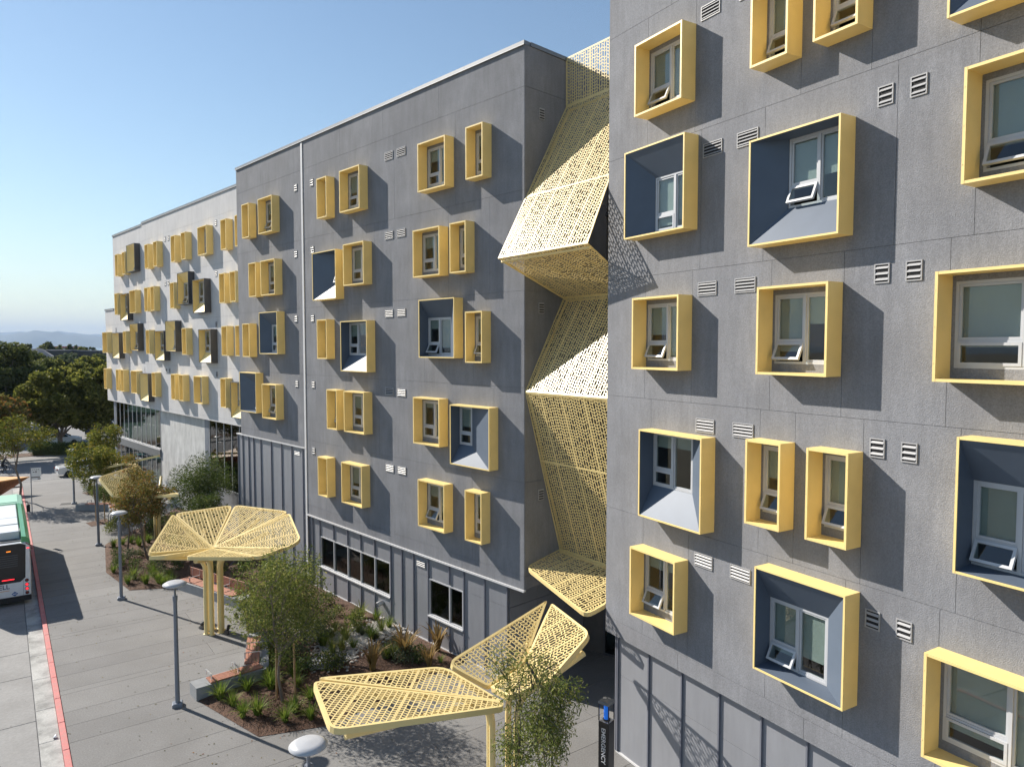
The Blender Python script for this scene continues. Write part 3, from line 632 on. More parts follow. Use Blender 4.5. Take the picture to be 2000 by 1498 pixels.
curtain(-27.7, -20.2, 2.6, 7.04, 6); MB().box(-27.7, -20.0, yC - .06, yC + .3, 0, 2.55).build('base_wall', 'clad', TC)
MB().box(-49.6, -20, yC + 3.5, yC + 3.6, 0, 7.0).build('interior_wall', 'darkwall', TC)
MB().box(-49.6, -20, yC + .3, yC + 3.5, 3.4, 3.7).build('floor_slab', 'darkwall', TC)

# --- glazed entrance wall between the two blocks, behind the perforated screen
EW = thing('entrance_wall', 'dark glazed entrance wall behind the tall perforated yellow screen', 'building wall', (3.1, 27.5, 0), R(-35.6))
MB().box(-.5, 6.3, .0, .2, 3.7, 21.9).build('wall', 'darkwall', EW)
for z in (3.58, 7, 10.3, 13.6, 16.9, 20.2): MB().box(-.5, 6.3, -.06, -.001, z, z + .14).build('floor_band', 'charcoal', EW)
b = MB(); ring(b, .6, 4.2, .02, 3.2, .07, -.06, .06); dd = b.build('door_frame', 'charcoal', EW)
for x in (1.8, 3.0): MB().box(x - .03, x + .03, -.05, .05, .09, 3.13).build('mullion', 'charcoal', dd)
for a, c in ((.67, 1.77), (1.83, 2.97), (3.03, 4.13)): MB().box(a, c, -.01, .005, .09, 3.13).build('pane', 'glass_dark', dd)
MB().box(-.5, .58, 0, .2, 0, 3.69).build('wall', 'darkwall', EW); MB().box(4.22, 6.3, 0, .2, 0, 3.69).build('wall', 'darkwall', EW); MB().box(.58, 4.22, 1.2, 1.3, 0, 3.69).build('lobby_wall', 'dark', EW)

# ------------------------------------------------------------ perforated metal: screen and shade canopies
def round_poly(P, radii):
    out = []; n = len(P)
    for i in range(n):
        r = radii[i] if isinstance(radii, (list, tuple)) else radii
        a, p, c = P[i - 1], P[i], P[(i + 1) % n]
        if r <= 0: out.append(p); continue
        u = (a - p); v = (c - p); r = min(r, u.length * .45, v.length * .45); s = p + u.normalized() * r; e = p + v.normalized() * r
        for k in range(5):
            t = k / 4; out.append(s.lerp(p, t).lerp(p.lerp(e, t), t))
    return out
def facet(root, pts, udir, W=.135, Hc=.088, bar=.027, sl=.062, panel=1.15, rim=.06, depth=.0, radii=0, m='screen', seed=0, thick=.022, bands=(), skip=.16):
    """one flat perforated facet: sheets of woven slats (cut to the outline) inside a folded rim"""
    rg = random.Random(seed)
    P = [Vector(p) for p in pts]; c = sum(P, Vector()) / len(P); nn = Vector()
    for i in range(len(P)): nn += (P[i] - c).cross(P[(i + 1) % len(P)] - c)
    nn.normalize()
    if nn.z < 0 or (abs(nn.z) < .2 and nn.y > 0): nn = -nn
    u = Vector(udir); u = (u - nn * u.dot(nn)).normalized(); v = nn.cross(u)
    Q = [Vector(((p - c).dot(u), (p - c).dot(v))) for p in P]
    area = sum(Q[i].x * Q[(i + 1) % len(Q)].y - Q[(i + 1) % len(Q)].x * Q[i].y for i in range(len(Q)))
    if area < 0: Q = Q[::-1]; radii = radii[::-1] if isinstance(radii, (list, tuple)) else radii
    Q = round_poly(Q, radii); n = len(Q)
    mw = Matrix(((u.x, v.x, nn.x, c.x), (u.y, v.y, nn.y, c.y), (u.z, v.z, nn.z, c.z), (0, 0, 0, 1)))
    x0 = min(q.x for q in Q); x1 = max(q.x for q in Q); y0 = min(q.y for q in Q); y1 = max(q.y for q in Q)
    # rim: flat flange on top and a skirt below
    def inset(d):
        o = []
        for i in range(n):
            e1 = (Q[i] - Q[i - 1]); e2 = (Q[(i + 1) % n] - Q[i])
            n1 = Vector((-e1.y, e1.x)).normalized(); n2 = Vector((-e2.y, e2.x)).normalized(); b = (n1 + n2)
            b = b / max(b.dot(n1), .3); o.append(Q[i] + b * d)
        return o
    I = inset(rim); b = MB(); hz = thick / 2 + .003; dz = max(depth, hz)
    vs = [(q.x, q.y, hz) for q in Q] + [(q.x, q.y, hz) for q in I] + [(q.x, q.y, -hz) for q in I] + [(q.x, q.y, -hz) for q in inset(.012)] + [(q.x, q.y, -dz) for q in inset(.012)] + [(q.x, q.y, -dz) for q in Q]
    fs = [(k * n + i, k * n + (i + 1) % n, ((k + 1) % 6) * n + (i + 1) % n, ((k + 1) % 6) * n + i) for k in range(6) for i in range(n)]
    b.add(vs, fs); b.xf(mw); b.build('rim', m, root)
    # sheets
    npan = max(1, round((x1 - x0) / panel)); ncol = max(1, round((x1 - x0) / npan / W)); w = (x1 - x0) / npan / ncol
    dI = rim * .6
    bandy = [y0 + (y1 - y0) * t for t in bands]
    for p in range(npan):
        bb = MB(); z = thick / 2; xa = x0 + p * (x1 - x0) / npan; xb = xa + (x1 - x0) / npan
        bb.box(xa, xa + bar * 1.25, y0, y1, -z, z); bb.box(xb - bar * 1.25, xb - .001, y0, y1, -z, z)
        for k in range(ncol):
            cx = xa + k * w; s = sl if (k % 2 == 0) else -sl
            if k: bb.box(cx - bar / 2, cx + bar / 2, y0, y1, -z + .001, z - .001)
            yy = y0 + rg.random() * Hc - .2; last = False
            while yy < y1 + .1:
                if not last and rg.random() < skip: last = True
                else:
                    last = False; a0 = yy - s / 2; a1 = yy + s / 2
                    bb.add([(cx, a0, -z), (cx + w, a1, -z), (cx + w, a1 + bar, -z), (cx, a0 + bar, -z), (cx, a0, z), (cx + w, a1, z), (cx + w, a1 + bar, z), (cx, a0 + bar, z)], [(0, 3, 2, 1), (4, 5, 6, 7), (0, 1, 5, 4), (2, 3, 7, 6)])
                yy += Hc
        for yb in bandy: bb.box(xa + .001, xb - .002, yb - .035, yb + .035, -z - .002, z + .002)
        bm = bmesh.new(); vv = [bm.verts.new(t) for t in bb.v]
        for f in bb.f:
            bm.faces.new([vv[i] for i in f])
        for i in range(n):
            e = Q[(i + 1) % n] - Q[i]
            if e.length < 1e-5: continue
            no = Vector((e.y, -e.x, 0)).normalized(); co = Vector((Q[i].x, Q[i].y, 0)) - no * dI
            if max((vx.co - co).dot(no) for vx in bm.verts) <= 1e-6: continue
            bmesh.ops.bisect_plane(bm, geom=bm.verts[:] + bm.edges[:] + bm.faces[:], plane_co=co, plane_no=no, clear_outer=True)
            if not bm.verts: break
        if bm.faces:
            bm.transform(mw); me = bpy.data.meshes.new('perforated_sheet'); bm.to_mesh(me); me.materials.append(M[m]); place(me, 'perforated_sheet', root)
        bm.free()
def lp(a, b, t): return tuple(a[i] + (b[i] - a[i]) * t for i in range(3))
SCR = thing('perforated_screen', 'tall folded pale yellow perforated metal screen hung between the two dark grey blocks', 'facade screen')
TL, TR = (1.89, 25.57, 22.1), (4.14, 22.55, 22.1); AL, AR = (1.90, 25.58, 20.42), (4.15, 22.55, 20.42)
RL, RR = (-.45, 23.34, 14.85), (2.10, 19.89, 14.85); CL, CR = (1.83, 25.51, 13.72), (4.03, 22.55, 13.72)
DL, DR = (.44, 24.19, 10.45), (2.82, 20.97, 10.45); EL, ER = (1.71, 25.40, 4.66), (3.84, 22.53, 4.66)
US = (.58, -.81, 0)
kw = dict(W=.118, Hc=.102, bar=.028, sl=.055, thick=.012)
facet(SCR, [TL, TR, AR, AL], US, seed=1, **kw)
facet(SCR, [AL, AR, RR, RL], US, seed=2, bands=(.385,), panel=1.05, **kw)
facet(SCR, [RL, RR, CR, CL], US, seed=3, panel=1.05, **kw)
facet(SCR, [CL, CR, DR, DL], US, seed=4, panel=1.05, **kw)
facet(SCR, [DL, DR, ER, EL], US, seed=5, bands=(.42,), panel=1.05, **kw)
facet(SCR, [EL, ER, (2.75, 20.75, 4.28), (2.15, 20.25, 4.25), (.45, 24.25, 4.35)], US, seed=6, depth=.12, radii=[0, 0, 0, .7, .45], **kw)
def poly_tube(root, name, a, b, r=.05): MB().tube([a, b], r, 8).build(name, 'screen', root)
for a, c in ((RL, RR), (CL, CR), (DL, DR), (EL, ER), (AL, AR)): poly_tube(SCR, 'fold_rail', (a[0] + .12, a[1] + .1, a[2] - .1), (c[0] + .08, c[1] + .1, c[2] - .1), .045)
for a, c in ((AL, RL), (RL, CL), (CL, DL), (DL, EL)): poly_tube(SCR, 'edge_rail', (a[0] + .14, a[1] + .02, a[2] - .08), (c[0] + .14, c[1] + .02, c[2] - .08), .04)

def canopy(label, base, ztop, leaves, beams, npipe=5, ring_r=.33, rr=.085, seed=0, radii=.35, a0=.3, kw2=None):
    t = thing('shade_canopy', label, 'shade canopy', (base[0], base[1], 0), 0, 'perforated yellow shade canopies on the plaza')
    bx, by = base
    kk = dict(W=.125, Hc=.104, bar=.028, sl=.06, thick=.012, panel=1.2, rim=.07, depth=.13); kk.update(kw2 or {})
    for i, (pts, u) in enumerate(leaves):
        facet(t, [(p[0] - bx, p[1] - by, p[2]) for p in pts], u, seed=seed + i, radii=[p[3] if len(p) > 3 else radii for p in pts], **kk)
    for i, (ex, ey, ez) in enumerate(beams):
        a = math.atan2(ey - by, ex - bx); s = Vector((math.cos(a) * ring_r, math.sin(a) * ring_r, 0)); e = Vector((ex - bx, ey - by, ez)); d = (Vector((e.x, e.y, 0)) - s).normalized()
        R_ = .65; slope = (e.z - ztop) / max(.5, (Vector((e.x, e.y, 0)) - s).length)
        path = [s, s + Vector((0, 0, ztop - R_))]
        for k in range(1, 7):
            th = k / 6 * math.pi / 2; path.append(s + d * R_ * (1 - math.cos(th)) + Vector((0, 0, ztop - R_ + R_ * math.sin(th))))
        path.append(e)
        b = MB().tube(path, rr, 10); b.build('column', 'screen', t)
        MB().lathe([(0, 0), (.13, 0), (.13, .02), (0, .02)], 12, tuple(s)).build('base_plate', 'screen', t)
    return t
# umbrella canopy in the middle of the plaza
H1 = (-12.42, 29.13, 3.62, 0)
P1, P2, P3, P4, P5, P6, P7 = (-14.6, 27.7, 3.78), (-15.23, 31.53, 4.5), (-13.0, 32.84, 4.6), (-10.09, 31.92, 4.5), (-9.0, 27.9, 4.0), (-9.76, 26.94, 3.9), (-12.5, 26.7, 3.98)
P1 = (-14.1, 27.07, 4.0)
def sub(a, b): return (b[0] - a[0], b[1] - a[1], b[2] - a[2])
canopy('tree-like yellow canopy of five perforated leaves on clustered pipes in the middle of the plaza', (-12.55, 29.35), 3.35,
    [([H1, P1, P2], sub(P1, P2)), ([H1, (P2[0] + .05, P2[1], P2[2]), (P3[0] - .04, P3[1], P3[2])], sub(P2, P3)), ([H1, (P3[0] + .06, P3[1], P3[2]), P4], sub(P3, P4)),
     ([H1, (P4[0], P4[1] - .06, P4[2]), (-8.6, 28.6, 4.1), P5], sub(P4, P5)), ([H1, (P5[0] - .05, P5[1], P5[2]), P6], sub(P5, P6)), ([H1, (P6[0] - .1, P6[1], P6[2]), P7], sub(P6, P7)), ([(P1[0] + .1, P1[1] - .05, P1[2] - .1, 0), H1, (P7[0] - .9, P7[1] + .3, 3.93)], sub(P1, P7))],
    [(-14.0, 27.6, 3.68), (-14.7, 31.2, 4.1), (-11.5, 31.9, 4.15), (-9.3, 28.3, 3.75), (-12.2, 27.0, 3.72), (-10.6, 30.6, 3.9), (-13.6, 30.9, 3.9)], seed=20, a0=.5)
# near canopy at the bottom of the picture
HM = (-.45, 17.44, 3.4, 0)
m1, m2, m3, m4 = (-4.88, 16.97, 3.9), (-1.75, 17.95, 3.75), (-.22, 16.28, 3.62), (-3.82, 14.55, 3.9)
mt, m5 = (1.09, 21.29, 4.3, .16), (2.16, 18.7, 4.2)
mA = (-1.72, 18.0, 3.78); mh = (.36, 18.62, 3.55); mk = (-.59, 17.5, 3.45); m6 = (.62, 16.9, 3.8)
rid = (-.22, 16.5, 3.56)
canopy('large yellow canopy of angular perforated leaves nearest the camera by the right building', (-.2, 17.35), 3.3,
    [([m1, m2, (rid[0], rid[1], rid[2], 0)], sub(m1, rid)), ([(m1[0], m1[1] - .05, m1[2]), (rid[0], rid[1] - .05, rid[2], 0), (m3[0] + .03, m3[1] - .1, m3[2]), m4], sub(m1, rid)),
     ([mA, mt, (*mh, .1), (*mk, .12)], sub(mA, mt)), ([(mt[0] + .07, mt[1], mt[2], .2), m5, (m6[0] + .12, m6[1] + .05, m6[2]), (mh[0] + .07, mh[1], mh[2], 0)], sub(mt, m5)),
     ([(mk[0] + .05, mk[1] - .06, mk[2], 0), (mh[0] + .02, mh[1] - .1, mh[2], 0), m6, (-.06, 16.45, 3.68)], sub(mk, mh))],
    [(-3.6, 14.9, 3.62), (-4.0, 16.7, 3.62), (.7, 20.3, 3.95), (1.9, 18.4, 3.9), (-1.3, 17.9, 3.5)], seed=40, ring_r=.36, a0=0)
# far canopies by the wing
canopy('steeply tilted far yellow canopy behind the bronze leaved tree', (-22.1, 43.9), 3.1,
    [([(-23.28, 39.69, 4.75), (-22.76, 42.89, 4.7), (-20.48, 40.73, 3.6), (-21.81, 38.53, 3.6)], (-.2, 1, .1)), ([(-21.29, 39.66, 3.5), (-17.57, 37.15, 4.2), (-18.58, 38.99, 3.9), (-21.7, 41.01, 3.3)], (1, -.8, 0))],
    [(-22.4, 40.4, 3.7), (-18.6, 38.2, 3.75), (-23.4, 44.6, 3.6), (-22.6, 45.4, 3.6)], seed=60)
canopy('farthest yellow canopy, its long leaf seen edge on before the glass wall', (-30.9, 53.2), 3.2,
    [([(-28.02, 47.7, 3.75), (-22.82, 45.8, 4.95), (-24.12, 47.85, 4.62), (-28.78, 49.55, 3.45)], (1, -.3, 0))],
    [(-25.0, 47.0, 4.1), (-31.6, 54.4, 3.5), (-30.2, 54.4, 3.5), (-29.6, 52.0, 3.6)], seed=80)

# ------------------------------------------------------------ street lamps
def lamp(label, x, y, h=4.05):
    t = thing('street_lamp', label, 'street lamp', (x, y, 0), .4, 'pale disc-headed lamp posts on the plaza')
    MB().cbox(-.16, .16, -.16, .16, .0, .13, .02).build('base', 'galv', t)
    MB().tube([(0, 0, .13), (0, 0, h - .45)], [.075, .062], 12).build('pole', 'galv', t)
    b = MB().tube([(0, 0, h - .47), (0, 0, h - .30)], .078, 12)
    for s in (-1, 1): b.tube([(0, s * .03, h - .33), (0, s * .05, h - .2), (0, s * .17, h + .04)], [.035, .03, .022], 8)
    b.build('bracket', 'galv', t)
    MB().lathe([(.0, h + .02), (.30, h + .03), (.37, h + .07), (.375, h + .09), (.28, h + .15), (.22, h + .165), (0, h + .175)], 28).build('lamp_head', 'lamp_head', t)
    return t
lamp('slim grey lamp post standing alone on the paving left of the near timber bench', -11.178, 23.161)
lamp('grey lamp post at the tip of the triangular mulch bed in the plaza', -18.56, 33.18)
lamp('grey lamp post between the curved bike racks and the tree pit', -24.93, 42.3)
lamp('farthest lamp post, beside the yellow-green tree near the street', -33.36, 53.6)
lamp('lamp with its white disc head low at the bottom edge of the picture', -4.0, 13.55, 4.1)

# ------------------------------------------------------------ benches
def plank_run(t, a, b, w_in, z, n, side=1, gap=.012, th=.045, step=None, name='plank', m='wood', lift=0):
    a = Vector((*a, 0)); b = Vector((*b, 0)); d = (b - a); ln = d.length; d.normalize(); nrm = Vector((-d.y, d.x, 0)) * side; pw = w_in / n
    ang = math.atan2(d.y, d.x)
    for k in range(n):
        q = MB().cbox(0, ln, (k * pw + gap / 2) if side > 0 else -((k + 1) * pw - gap / 2), ((k + 1) * pw - gap / 2) if side > 0 else -(k * pw + gap / 2), 0, th, .005); q.build(name, m, t, (a.x, a.y, z), ang)
def armrest(t, x, y, ang, ln=.55, z=.5):
    b = MB(); b.bar((0, -ln / 2, .2), (0, ln / 2, .2), .06, .014)
    for s in (-1, 1): b.bar((0, s * ln / 2, .2), (0, s * ln / 2, .0), .06, .014)
    b.build('armrest', 'steel', t, (x, y, z), ang)
def local_bench(label, ox, oy, rz, legs, concretes, backs=(), arms=()):
    t = thing('bench', label, 'bench', (ox, oy, 0), rz, 'concrete and timber benches')
    for c in concretes: MB().prism(c, 0.0, .44).build('concrete_base', 'concrete', t)
    for a, b_, wd, n, s in legs: plank_run(t, a, b_, wd, .445, n, s)
    for a, b_ in backs:
        a = Vector((*a, 0)); b_ = Vector((*b_, 0)); d = (b_ - a); ang = math.atan2(d.y, d.x)
        for k in range(3): MB().cbox(0, d.length, -.02, .02, 0, .13, .005).build('back_slat', 'wood', t, (a.x, a.y, .56 + k * .14), ang)
        q = MB()
        for f in (.08, .36, .64, .92): p = a + d * f; q.bar((p.x, p.y, .44), (p.x, p.y, .98), .05, .02)
        q.build('back_bracket', 'steel', t)
    for x, y, an in arms: armrest(t, x, y, an)
    return t
# near bench: two runs meeting at a corner (world coordinates, origin at its near end)
ox, oy = -11.11, 23.94
W_ = lambda x, y: (x - ox, y - oy)
local_bench('near timber slat bench with steel armrests and a grey concrete end block', ox, oy, 0,
    [(W_(-10.33, 23.80), W_(-8.95, 25.0), .52, 5, 1), (W_(-9.25, 25.42), W_(-10.0, 27.75), .52, 4, 1)],
    [[W_(-11.13, 23.96), W_(-10.68, 23.46), W_(-8.85, 24.95), W_(-8.85, 25.3), W_(-9.95, 28.3), W_(-10.62, 28.1), W_(-9.68, 25.25)]], [],
    [(*W_(-10.55, 24.15), .72), (*W_(-9.85, 24.72), .72), (*W_(-9.6, 25.75), 1.85), (*W_(-9.85, 26.6), 1.85)])
ox, oy = -16.6, 34.6
local_bench('long bench with timber backrest behind the middle canopy', ox, oy, 0,
    [(W_(-16.45, 34.62), W_(-12.95, 32.22), .55, 4, 1)],
    [[W_(-16.62, 34.58), W_(-12.42, 31.82), W_(-12.02, 32.42), W_(-16.22, 35.18)]], [(W_(-16.1, 35.08), W_(-14.3, 33.9)), (W_(-14.1, 33.77), W_(-12.3, 32.6))],
    [(*W_(-15.6, 34.4), -.58), (*W_(-13.6, 33.1), -.58)])
ox, oy = -31.8, 51.4
local_bench('far low bench with concrete base beyond the tree pit', ox, oy, 0,
    [(W_(-31.2, 51.35), W_(-29.6, 51.35), .5, 4, 1), (W_(-29.4, 51.2), W_(-27.4, 48.9), .5, 4, 1)],
    [[W_(-31.85, 51.3), W_(-29.5, 51.3), W_(-27.45, 48.75), W_(-26.95, 49.15), W_(-29.3, 51.95), W_(-31.85, 51.95)]], [],
    [(*W_(-31.0, 51.6), 0), (*W_(-30.1, 51.6), 0)])

# ------------------------------------------------------------ small things on the plaza
def spot(label, x, y, rz):
    t = thing('spotlight', label, 'spotlight', (x, y, 0), rz, 'black ground spotlights round the middle canopy')
    MB().tube([(0, 0, 0), (0, 0, .2)], .018, 8).build('stem', 'black', t); MB().lathe([(0, 0), (.07, 0), (.07, .02), (0, .02)], 12).build('base', 'black', t)
    MB().tube([(-.09, 0, .2), (.02, 0, .26), (.10, 0, .31)], [.05, .075, .08], 12).build('lamp_body', 'black', t)
spot('black spotlight left of the pipe cluster of the middle canopy', -13.13, 29.6, .2)
spot('black spotlight right of the middle canopy, nearest the long bench', -12.0, 30.4, 2.4)
spot('black spotlight on the shadow just right of the middle canopy pipes', -11.85, 29.1, 1.6)
v = thing('utility_vault', 'low grey concrete utility vault with steel grate lid among the planting', 'utility vault', (-7.2, 26.05, .03), .45)
MB().cbox(-.42, .42, -.32, .32, 0, .2, .02).build('box', 'concrete', v)
q = MB(); ring(q, 0, 1, 0, 1, .1, 0, 1); lid = MB(); lid.box(-.36, .36, -.26, .26, .201, .215); lid.build('lid', 'steel', v)
for k in range(6): MB().box(-.32 + k * .115, -.26 + k * .115, -.2, .2, .216, .228).build('slot', 'black', v)
for k in range(7):
    t = thing('bike_rack', 'curved steel bike rack loop on the paving beyond the mulch bed', 'bike rack', (-26.9 + k * .38, 47.4 - k * .42, 0), .35, 'steel bike rack loops')
    MB().tube([(-.3, 0, 0), (-.3, 0, .6)] + [(-.3 * math.cos(a), 0, .6 + .27 * math.sin(a)) for a in (.5, 1.1, 1.57, 2.05, 2.6)] + [(.3, 0, .6), (.3, 0, 0)], .025, 8).build('hoop', 'galv', t)
    MB().box(-.36, -.24, -.06, .06, .0, .01).build('foot', 'galv', t); MB().box(.24, .36, -.06, .06, .0, .01).build('foot', 'galv', t)
# call pillar
t = thing('emergency_pillar', 'tall black emergency call pillar with a blue beacon and vertical white lettering', 'call pillar', (2.42, 17.72, 0), R(-38))
MB().cbox(-.15, .15, -.15, .15, 0, 2.45, .008).build('pillar_body', 'black', t)
MB().box(-.145, .145, -.145, .145, 2.451, 2.458).build('ledge', 'steel', t)
MB().tube([(0, 0, 2.46), (0, 0, 2.85)], .07, 16).build('beacon', 'blue', t); MB().lathe([(0, 2.46), (.1, 2.46), (.1, 2.49), (0, 2.49)], 14).build('beacon_collar', 'rubber', t)
for sx, sy in ((-.14, -.14), (.14, -.14), (.14, .14), (-.14, .14)): MB().box(sx - .012, sx + .012, sy - .012, sy + .012, 2.459, 2.9).build('post', 'black', t)
MB().cbox(-.16, .16, -.16, .16, 2.901, 2.97, .01).build('top_cap', 'cap', t)
rot = Matrix.Rotation(R(90), 4, 'X')
text_mesh('EMERGENCY', .165, 'ink', 'lettering', t, Matrix.Translation((-.055, -.1505, 2.3)) @ rot @ Matrix.Rotation(R(-90), 4, 'Z'), .002)
text_mesh('EMERGENCY', .165, 'ink', 'lettering', t, Matrix.Translation((-.1505, .055, 2.3)) @ Matrix.Rotation(R(-90), 4, 'Z') @ rot @ Matrix.Rotation(R(-90), 4, 'Z'), .002)
MB().add([(-.05, -.1515, 1.16), (.05, -.1515, 1.16), (0, -.1515, 1.05)], [(0, 2, 1)]).build('arrow', 'ink', t)
MB().add([(-.1515, -.05, 1.16), (-.1515, .05, 1.16), (-.1515, 0, 1.05)], [(0, 1, 2)]).build('arrow', 'ink', t)
MB().box(-.09, .09, -.158, -.1505, .85, 1.0).build('call_panel', 'steel', t)
# bus stop sign, wayfinding post
t = thing('bus_stop_sign', 'white bus stop sign panel on a thin pole in front of the bus', 'bus stop sign', (*kp(37.5, .45), 0), KRZ)
MB().tube([(0, 0, 0), (0, 0, 3.35)], .03, 8).build('pole', 'galv', t)
MB().box(.02, .62, -.012, .012, 2.68, 3.3).build('sign_panel', 'white', t); MB().box(.02, .55, -.014, .014, 2.60, 2.665).build('sign_strip', 'black', t); MB().box(.02, .60, -.012, .012, 2.44, 2.59).build('sign_plate', 'white', t)
b = MB()
for k in range(4): b.box(.10 + k * .11, .16 + k * .11, -.016, -.0125, 3.16, 3.20)
b.box(.28, .34, -.016, -.0125, 2.95, 3.08); b.box(.12, .22, -.016, -.0125, 2.98, 3.03); b.box(.4, .55, -.016, -.0125, 2.47, 2.53)
b.build('sign_marks', 'black', t)
t = thing('wayfinding_post', 'grey post carrying a yellow panel beside the corner of the glass wall', 'sign post', (-35.6, 59.4, 0), .3)
MB().tube([(0, 0, 0), (0, 0, 4.0)], .06, 8).build('pole', 'galv', t); MB().box(.05, 1.0, -.06, .06, 3.45, 3.95).build('sign_panel', 'yellow', t)
MB().box(.05, .95, -.02, .02, 1.6, 3.3).build('map_panel', 'cap', t)
# rust and orange planter by the street with its concrete slab bench
t = thing('raised_planter', 'angular raised planter with orange top and rusty sides beyond the bus', 'planter', (-42.4, 55.9, 0), .05)
b = MB().loft([[(-6, -1.2, 0), (1.0, -1.2, 0), (1.3, .6, 0), (-6, 1.0, 0)], [(-6, -1.6, 1.25), (1.1, -1.5, 1.25), (2.9, 1.6, 1.25), (-6, 1.9, 1.25)]], True, False); b.build('sides', 'rust', t)
MB().prism([(-6, -1.65), (1.15, -1.55), (2.95, 1.7), (-6, 1.95)], 1.251, 1.33).build('top', 'orange', t)
t = thing('slab_bench', 'pale concrete slab bench in front of the orange topped planter', 'slab bench', (-42.2, 52.6, 0), .03)
MB().cbox(-4, 1.4, -.35, .35, .25, .55, .03).build('slab', 'gutter', t)
for x in (-3.4, .8): MB().box(x - .2, x + .2, -.25, .25, 0, .249).build('leg', 'concrete', t)
bed('island_bed', [(-46, 50.2), (-39.2, 51.8), (-37.9, 54.3), (-46, 54.5)], .25, seed=8)
t = MB(); t.add([(0, 0, 0), (.12, .03, .03), (.16, -.05, .05), (.05, -.1, .04), (.02, .08, .07), (.1, .0, .09)], [(0, 1, 5), (1, 2, 5), (2, 3, 5), (3, 0, 5), (0, 4, 5), (4, 1, 5)])
tag(t.build('plastic_scrap', 'ink', None, (*kp(2.3, -.18), -.12)), 'crumpled clear plastic scrap in the gutter beside the red kerb', 'litter')

# ------------------------------------------------------------ bus
def rrect(w2, z0, z1, r, n=4, top_r=None):
    top_r = top_r or r; p = []
    for cx, cz, a0, rr in ((w2 - r, z0 + r, -90, r), (w2 - top_r, z1 - top_r, 0, top_r), (-w2 + top_r, z1 - top_r, 90, top_r), (-w2 + r, z0 + r, 180, r)):
        for k in range(n + 1):
            a = R(a0 + 90 * k / n); p.append((cx + rr * math.cos(a), cz + rr * math.sin(a)))
    return p
bt, br = 16.75, -.24   # rear right corner in kerb coordinates
BUS = thing('city_bus', 'white and green city bus with glowing red tail lights waiting at the red kerb', 'bus', (*kp(bt, br - 1.28), -.13), KRZ)
sec = rrect(1.275, .36, 2.92, .10, 4, .22)
b = MB(); b.loft([[(x * s, y, .36 + (z - .36) * zz) for x, z in sec] for y, s, zz in ((.0, .97, .985), (.10, 1, 1), (11.7, 1, 1), (12.1, .96, .97))], True, True); b.build('body', 'white', BUS)
b = MB(); sec2 = [(x, z) for x, z in rrect(1.285, 2.45, 3.14, .02, 4, .26)]
for s in (-1, 1): b.loft([[(s * x, y, z) for x, z in ((.93, 2.93), (1.29, 2.72), (1.30, 2.80), (1.26, 3.02), (1.12, 3.16), (.95, 3.20))][::s] for y in (.12, 1.4, 8.9)], True, False)
b.build('roof_fairing', 'green', BUS)
MB().loft([[(x, y, z) for x, z in ((-1.27, 2.76), (1.27, 2.76), (1.2, 3.1), (1.0, 3.2), (-1.0, 3.2), (-1.2, 3.1))] for y in (8.92, 11.9)], True, False).build('roof_front', 'green_pale', BUS)
MB().box(-.98, .98, 9.2, 11.7, 3.201, 3.23).build('roof_panel', 'green_pale', BUS); MB().box(-.98, -.1, 9.2, 11.7, 3.231, 3.25).build('roof_hatch', 'white', BUS)
MB().box(-.93, .93, .3, 8.9, 2.925, 2.96).build('roof_tray', 'charcoal', BUS)
for x0, x1, y0, y1, z1 in ((-.9, -.02, .9, 2.6, 3.22), (.0, .88, .9, 2.5, 3.30), (-.9, -.02, 3.4, 5.0, 3.16), (.0, .88, 3.4, 5.0, 3.16), (-.9, -.02, 5.05, 8.7, 3.16), (.0, .88, 5.05, 8.7, 3.16)):
    q = MB().cbox(x0, x1, y0, y1, 2.961, z1, .02).build('roof_unit', 'white', BUS)
for k in range(6): MB().box(-.5 + k * .17, -.43 + k * .17, 2.72, 3.3, 2.961, 3.12).build('vent_fin', 'white', BUS)
b = MB(); pts = [(1.05, 1.26), (1.10, 2.8), (.9, 2.9), (-.9, 2.9), (-1.10, 2.8), (-1.05, 1.26), (-.85, 1.08), (.85, 1.08)]
b.add([(x, -.012, z) for x, z in pts] + [(x, .03, z) for x, z in pts], [tuple(range(8))[::1]] + [(i, (i + 1) % 8, 8 + (i + 1) % 8, 8 + i) for i in range(8)]); b.build('engine_cover', 'black', BUS)
for k in range(6): MB().box(-.78, .78, -.03, -.013, 1.85 + k * .1, 1.89 + k * .1).build('grille_bar', 'charcoal', BUS)
MB().box(.15, .62, -.03, -.013, 1.235, 1.27).build('brake_light', 'redlamp', BUS); MB().box(.35, .52, -.03, -.013, 2.56, 2.60).build('marker_light', 'amber', BUS)
MB().box(-.1, .05, -.03, -.013, 2.80, 2.84).build('marker_light', 'redlamp', BUS)
text_mesh('8', .28, 'ink', 'route_number', BUS, Matrix.Translation((-.24, -.014, 2.5)) @ rot, .002)
text_mesh('CELL', .29, 'navyink', 'lettering', BUS, Matrix.Translation((-.20, -.006, .83)) @ rot, .004)
MB().box(-.2, .42, -.008, -.004, .73, .755).build('stripe', 'orange', BUS)
MB().add([(.62, -.014, .66), (.75, -.014, .55), (.62, -.014, .44), (.49, -.014, .55)], [(0, 3, 2, 1)]).build('diamond_sticker', 'signblue', BUS)
MB().box(.55, .69, -.018, -.015, .53, .57).build('sticker_marks', 'ink', BUS)
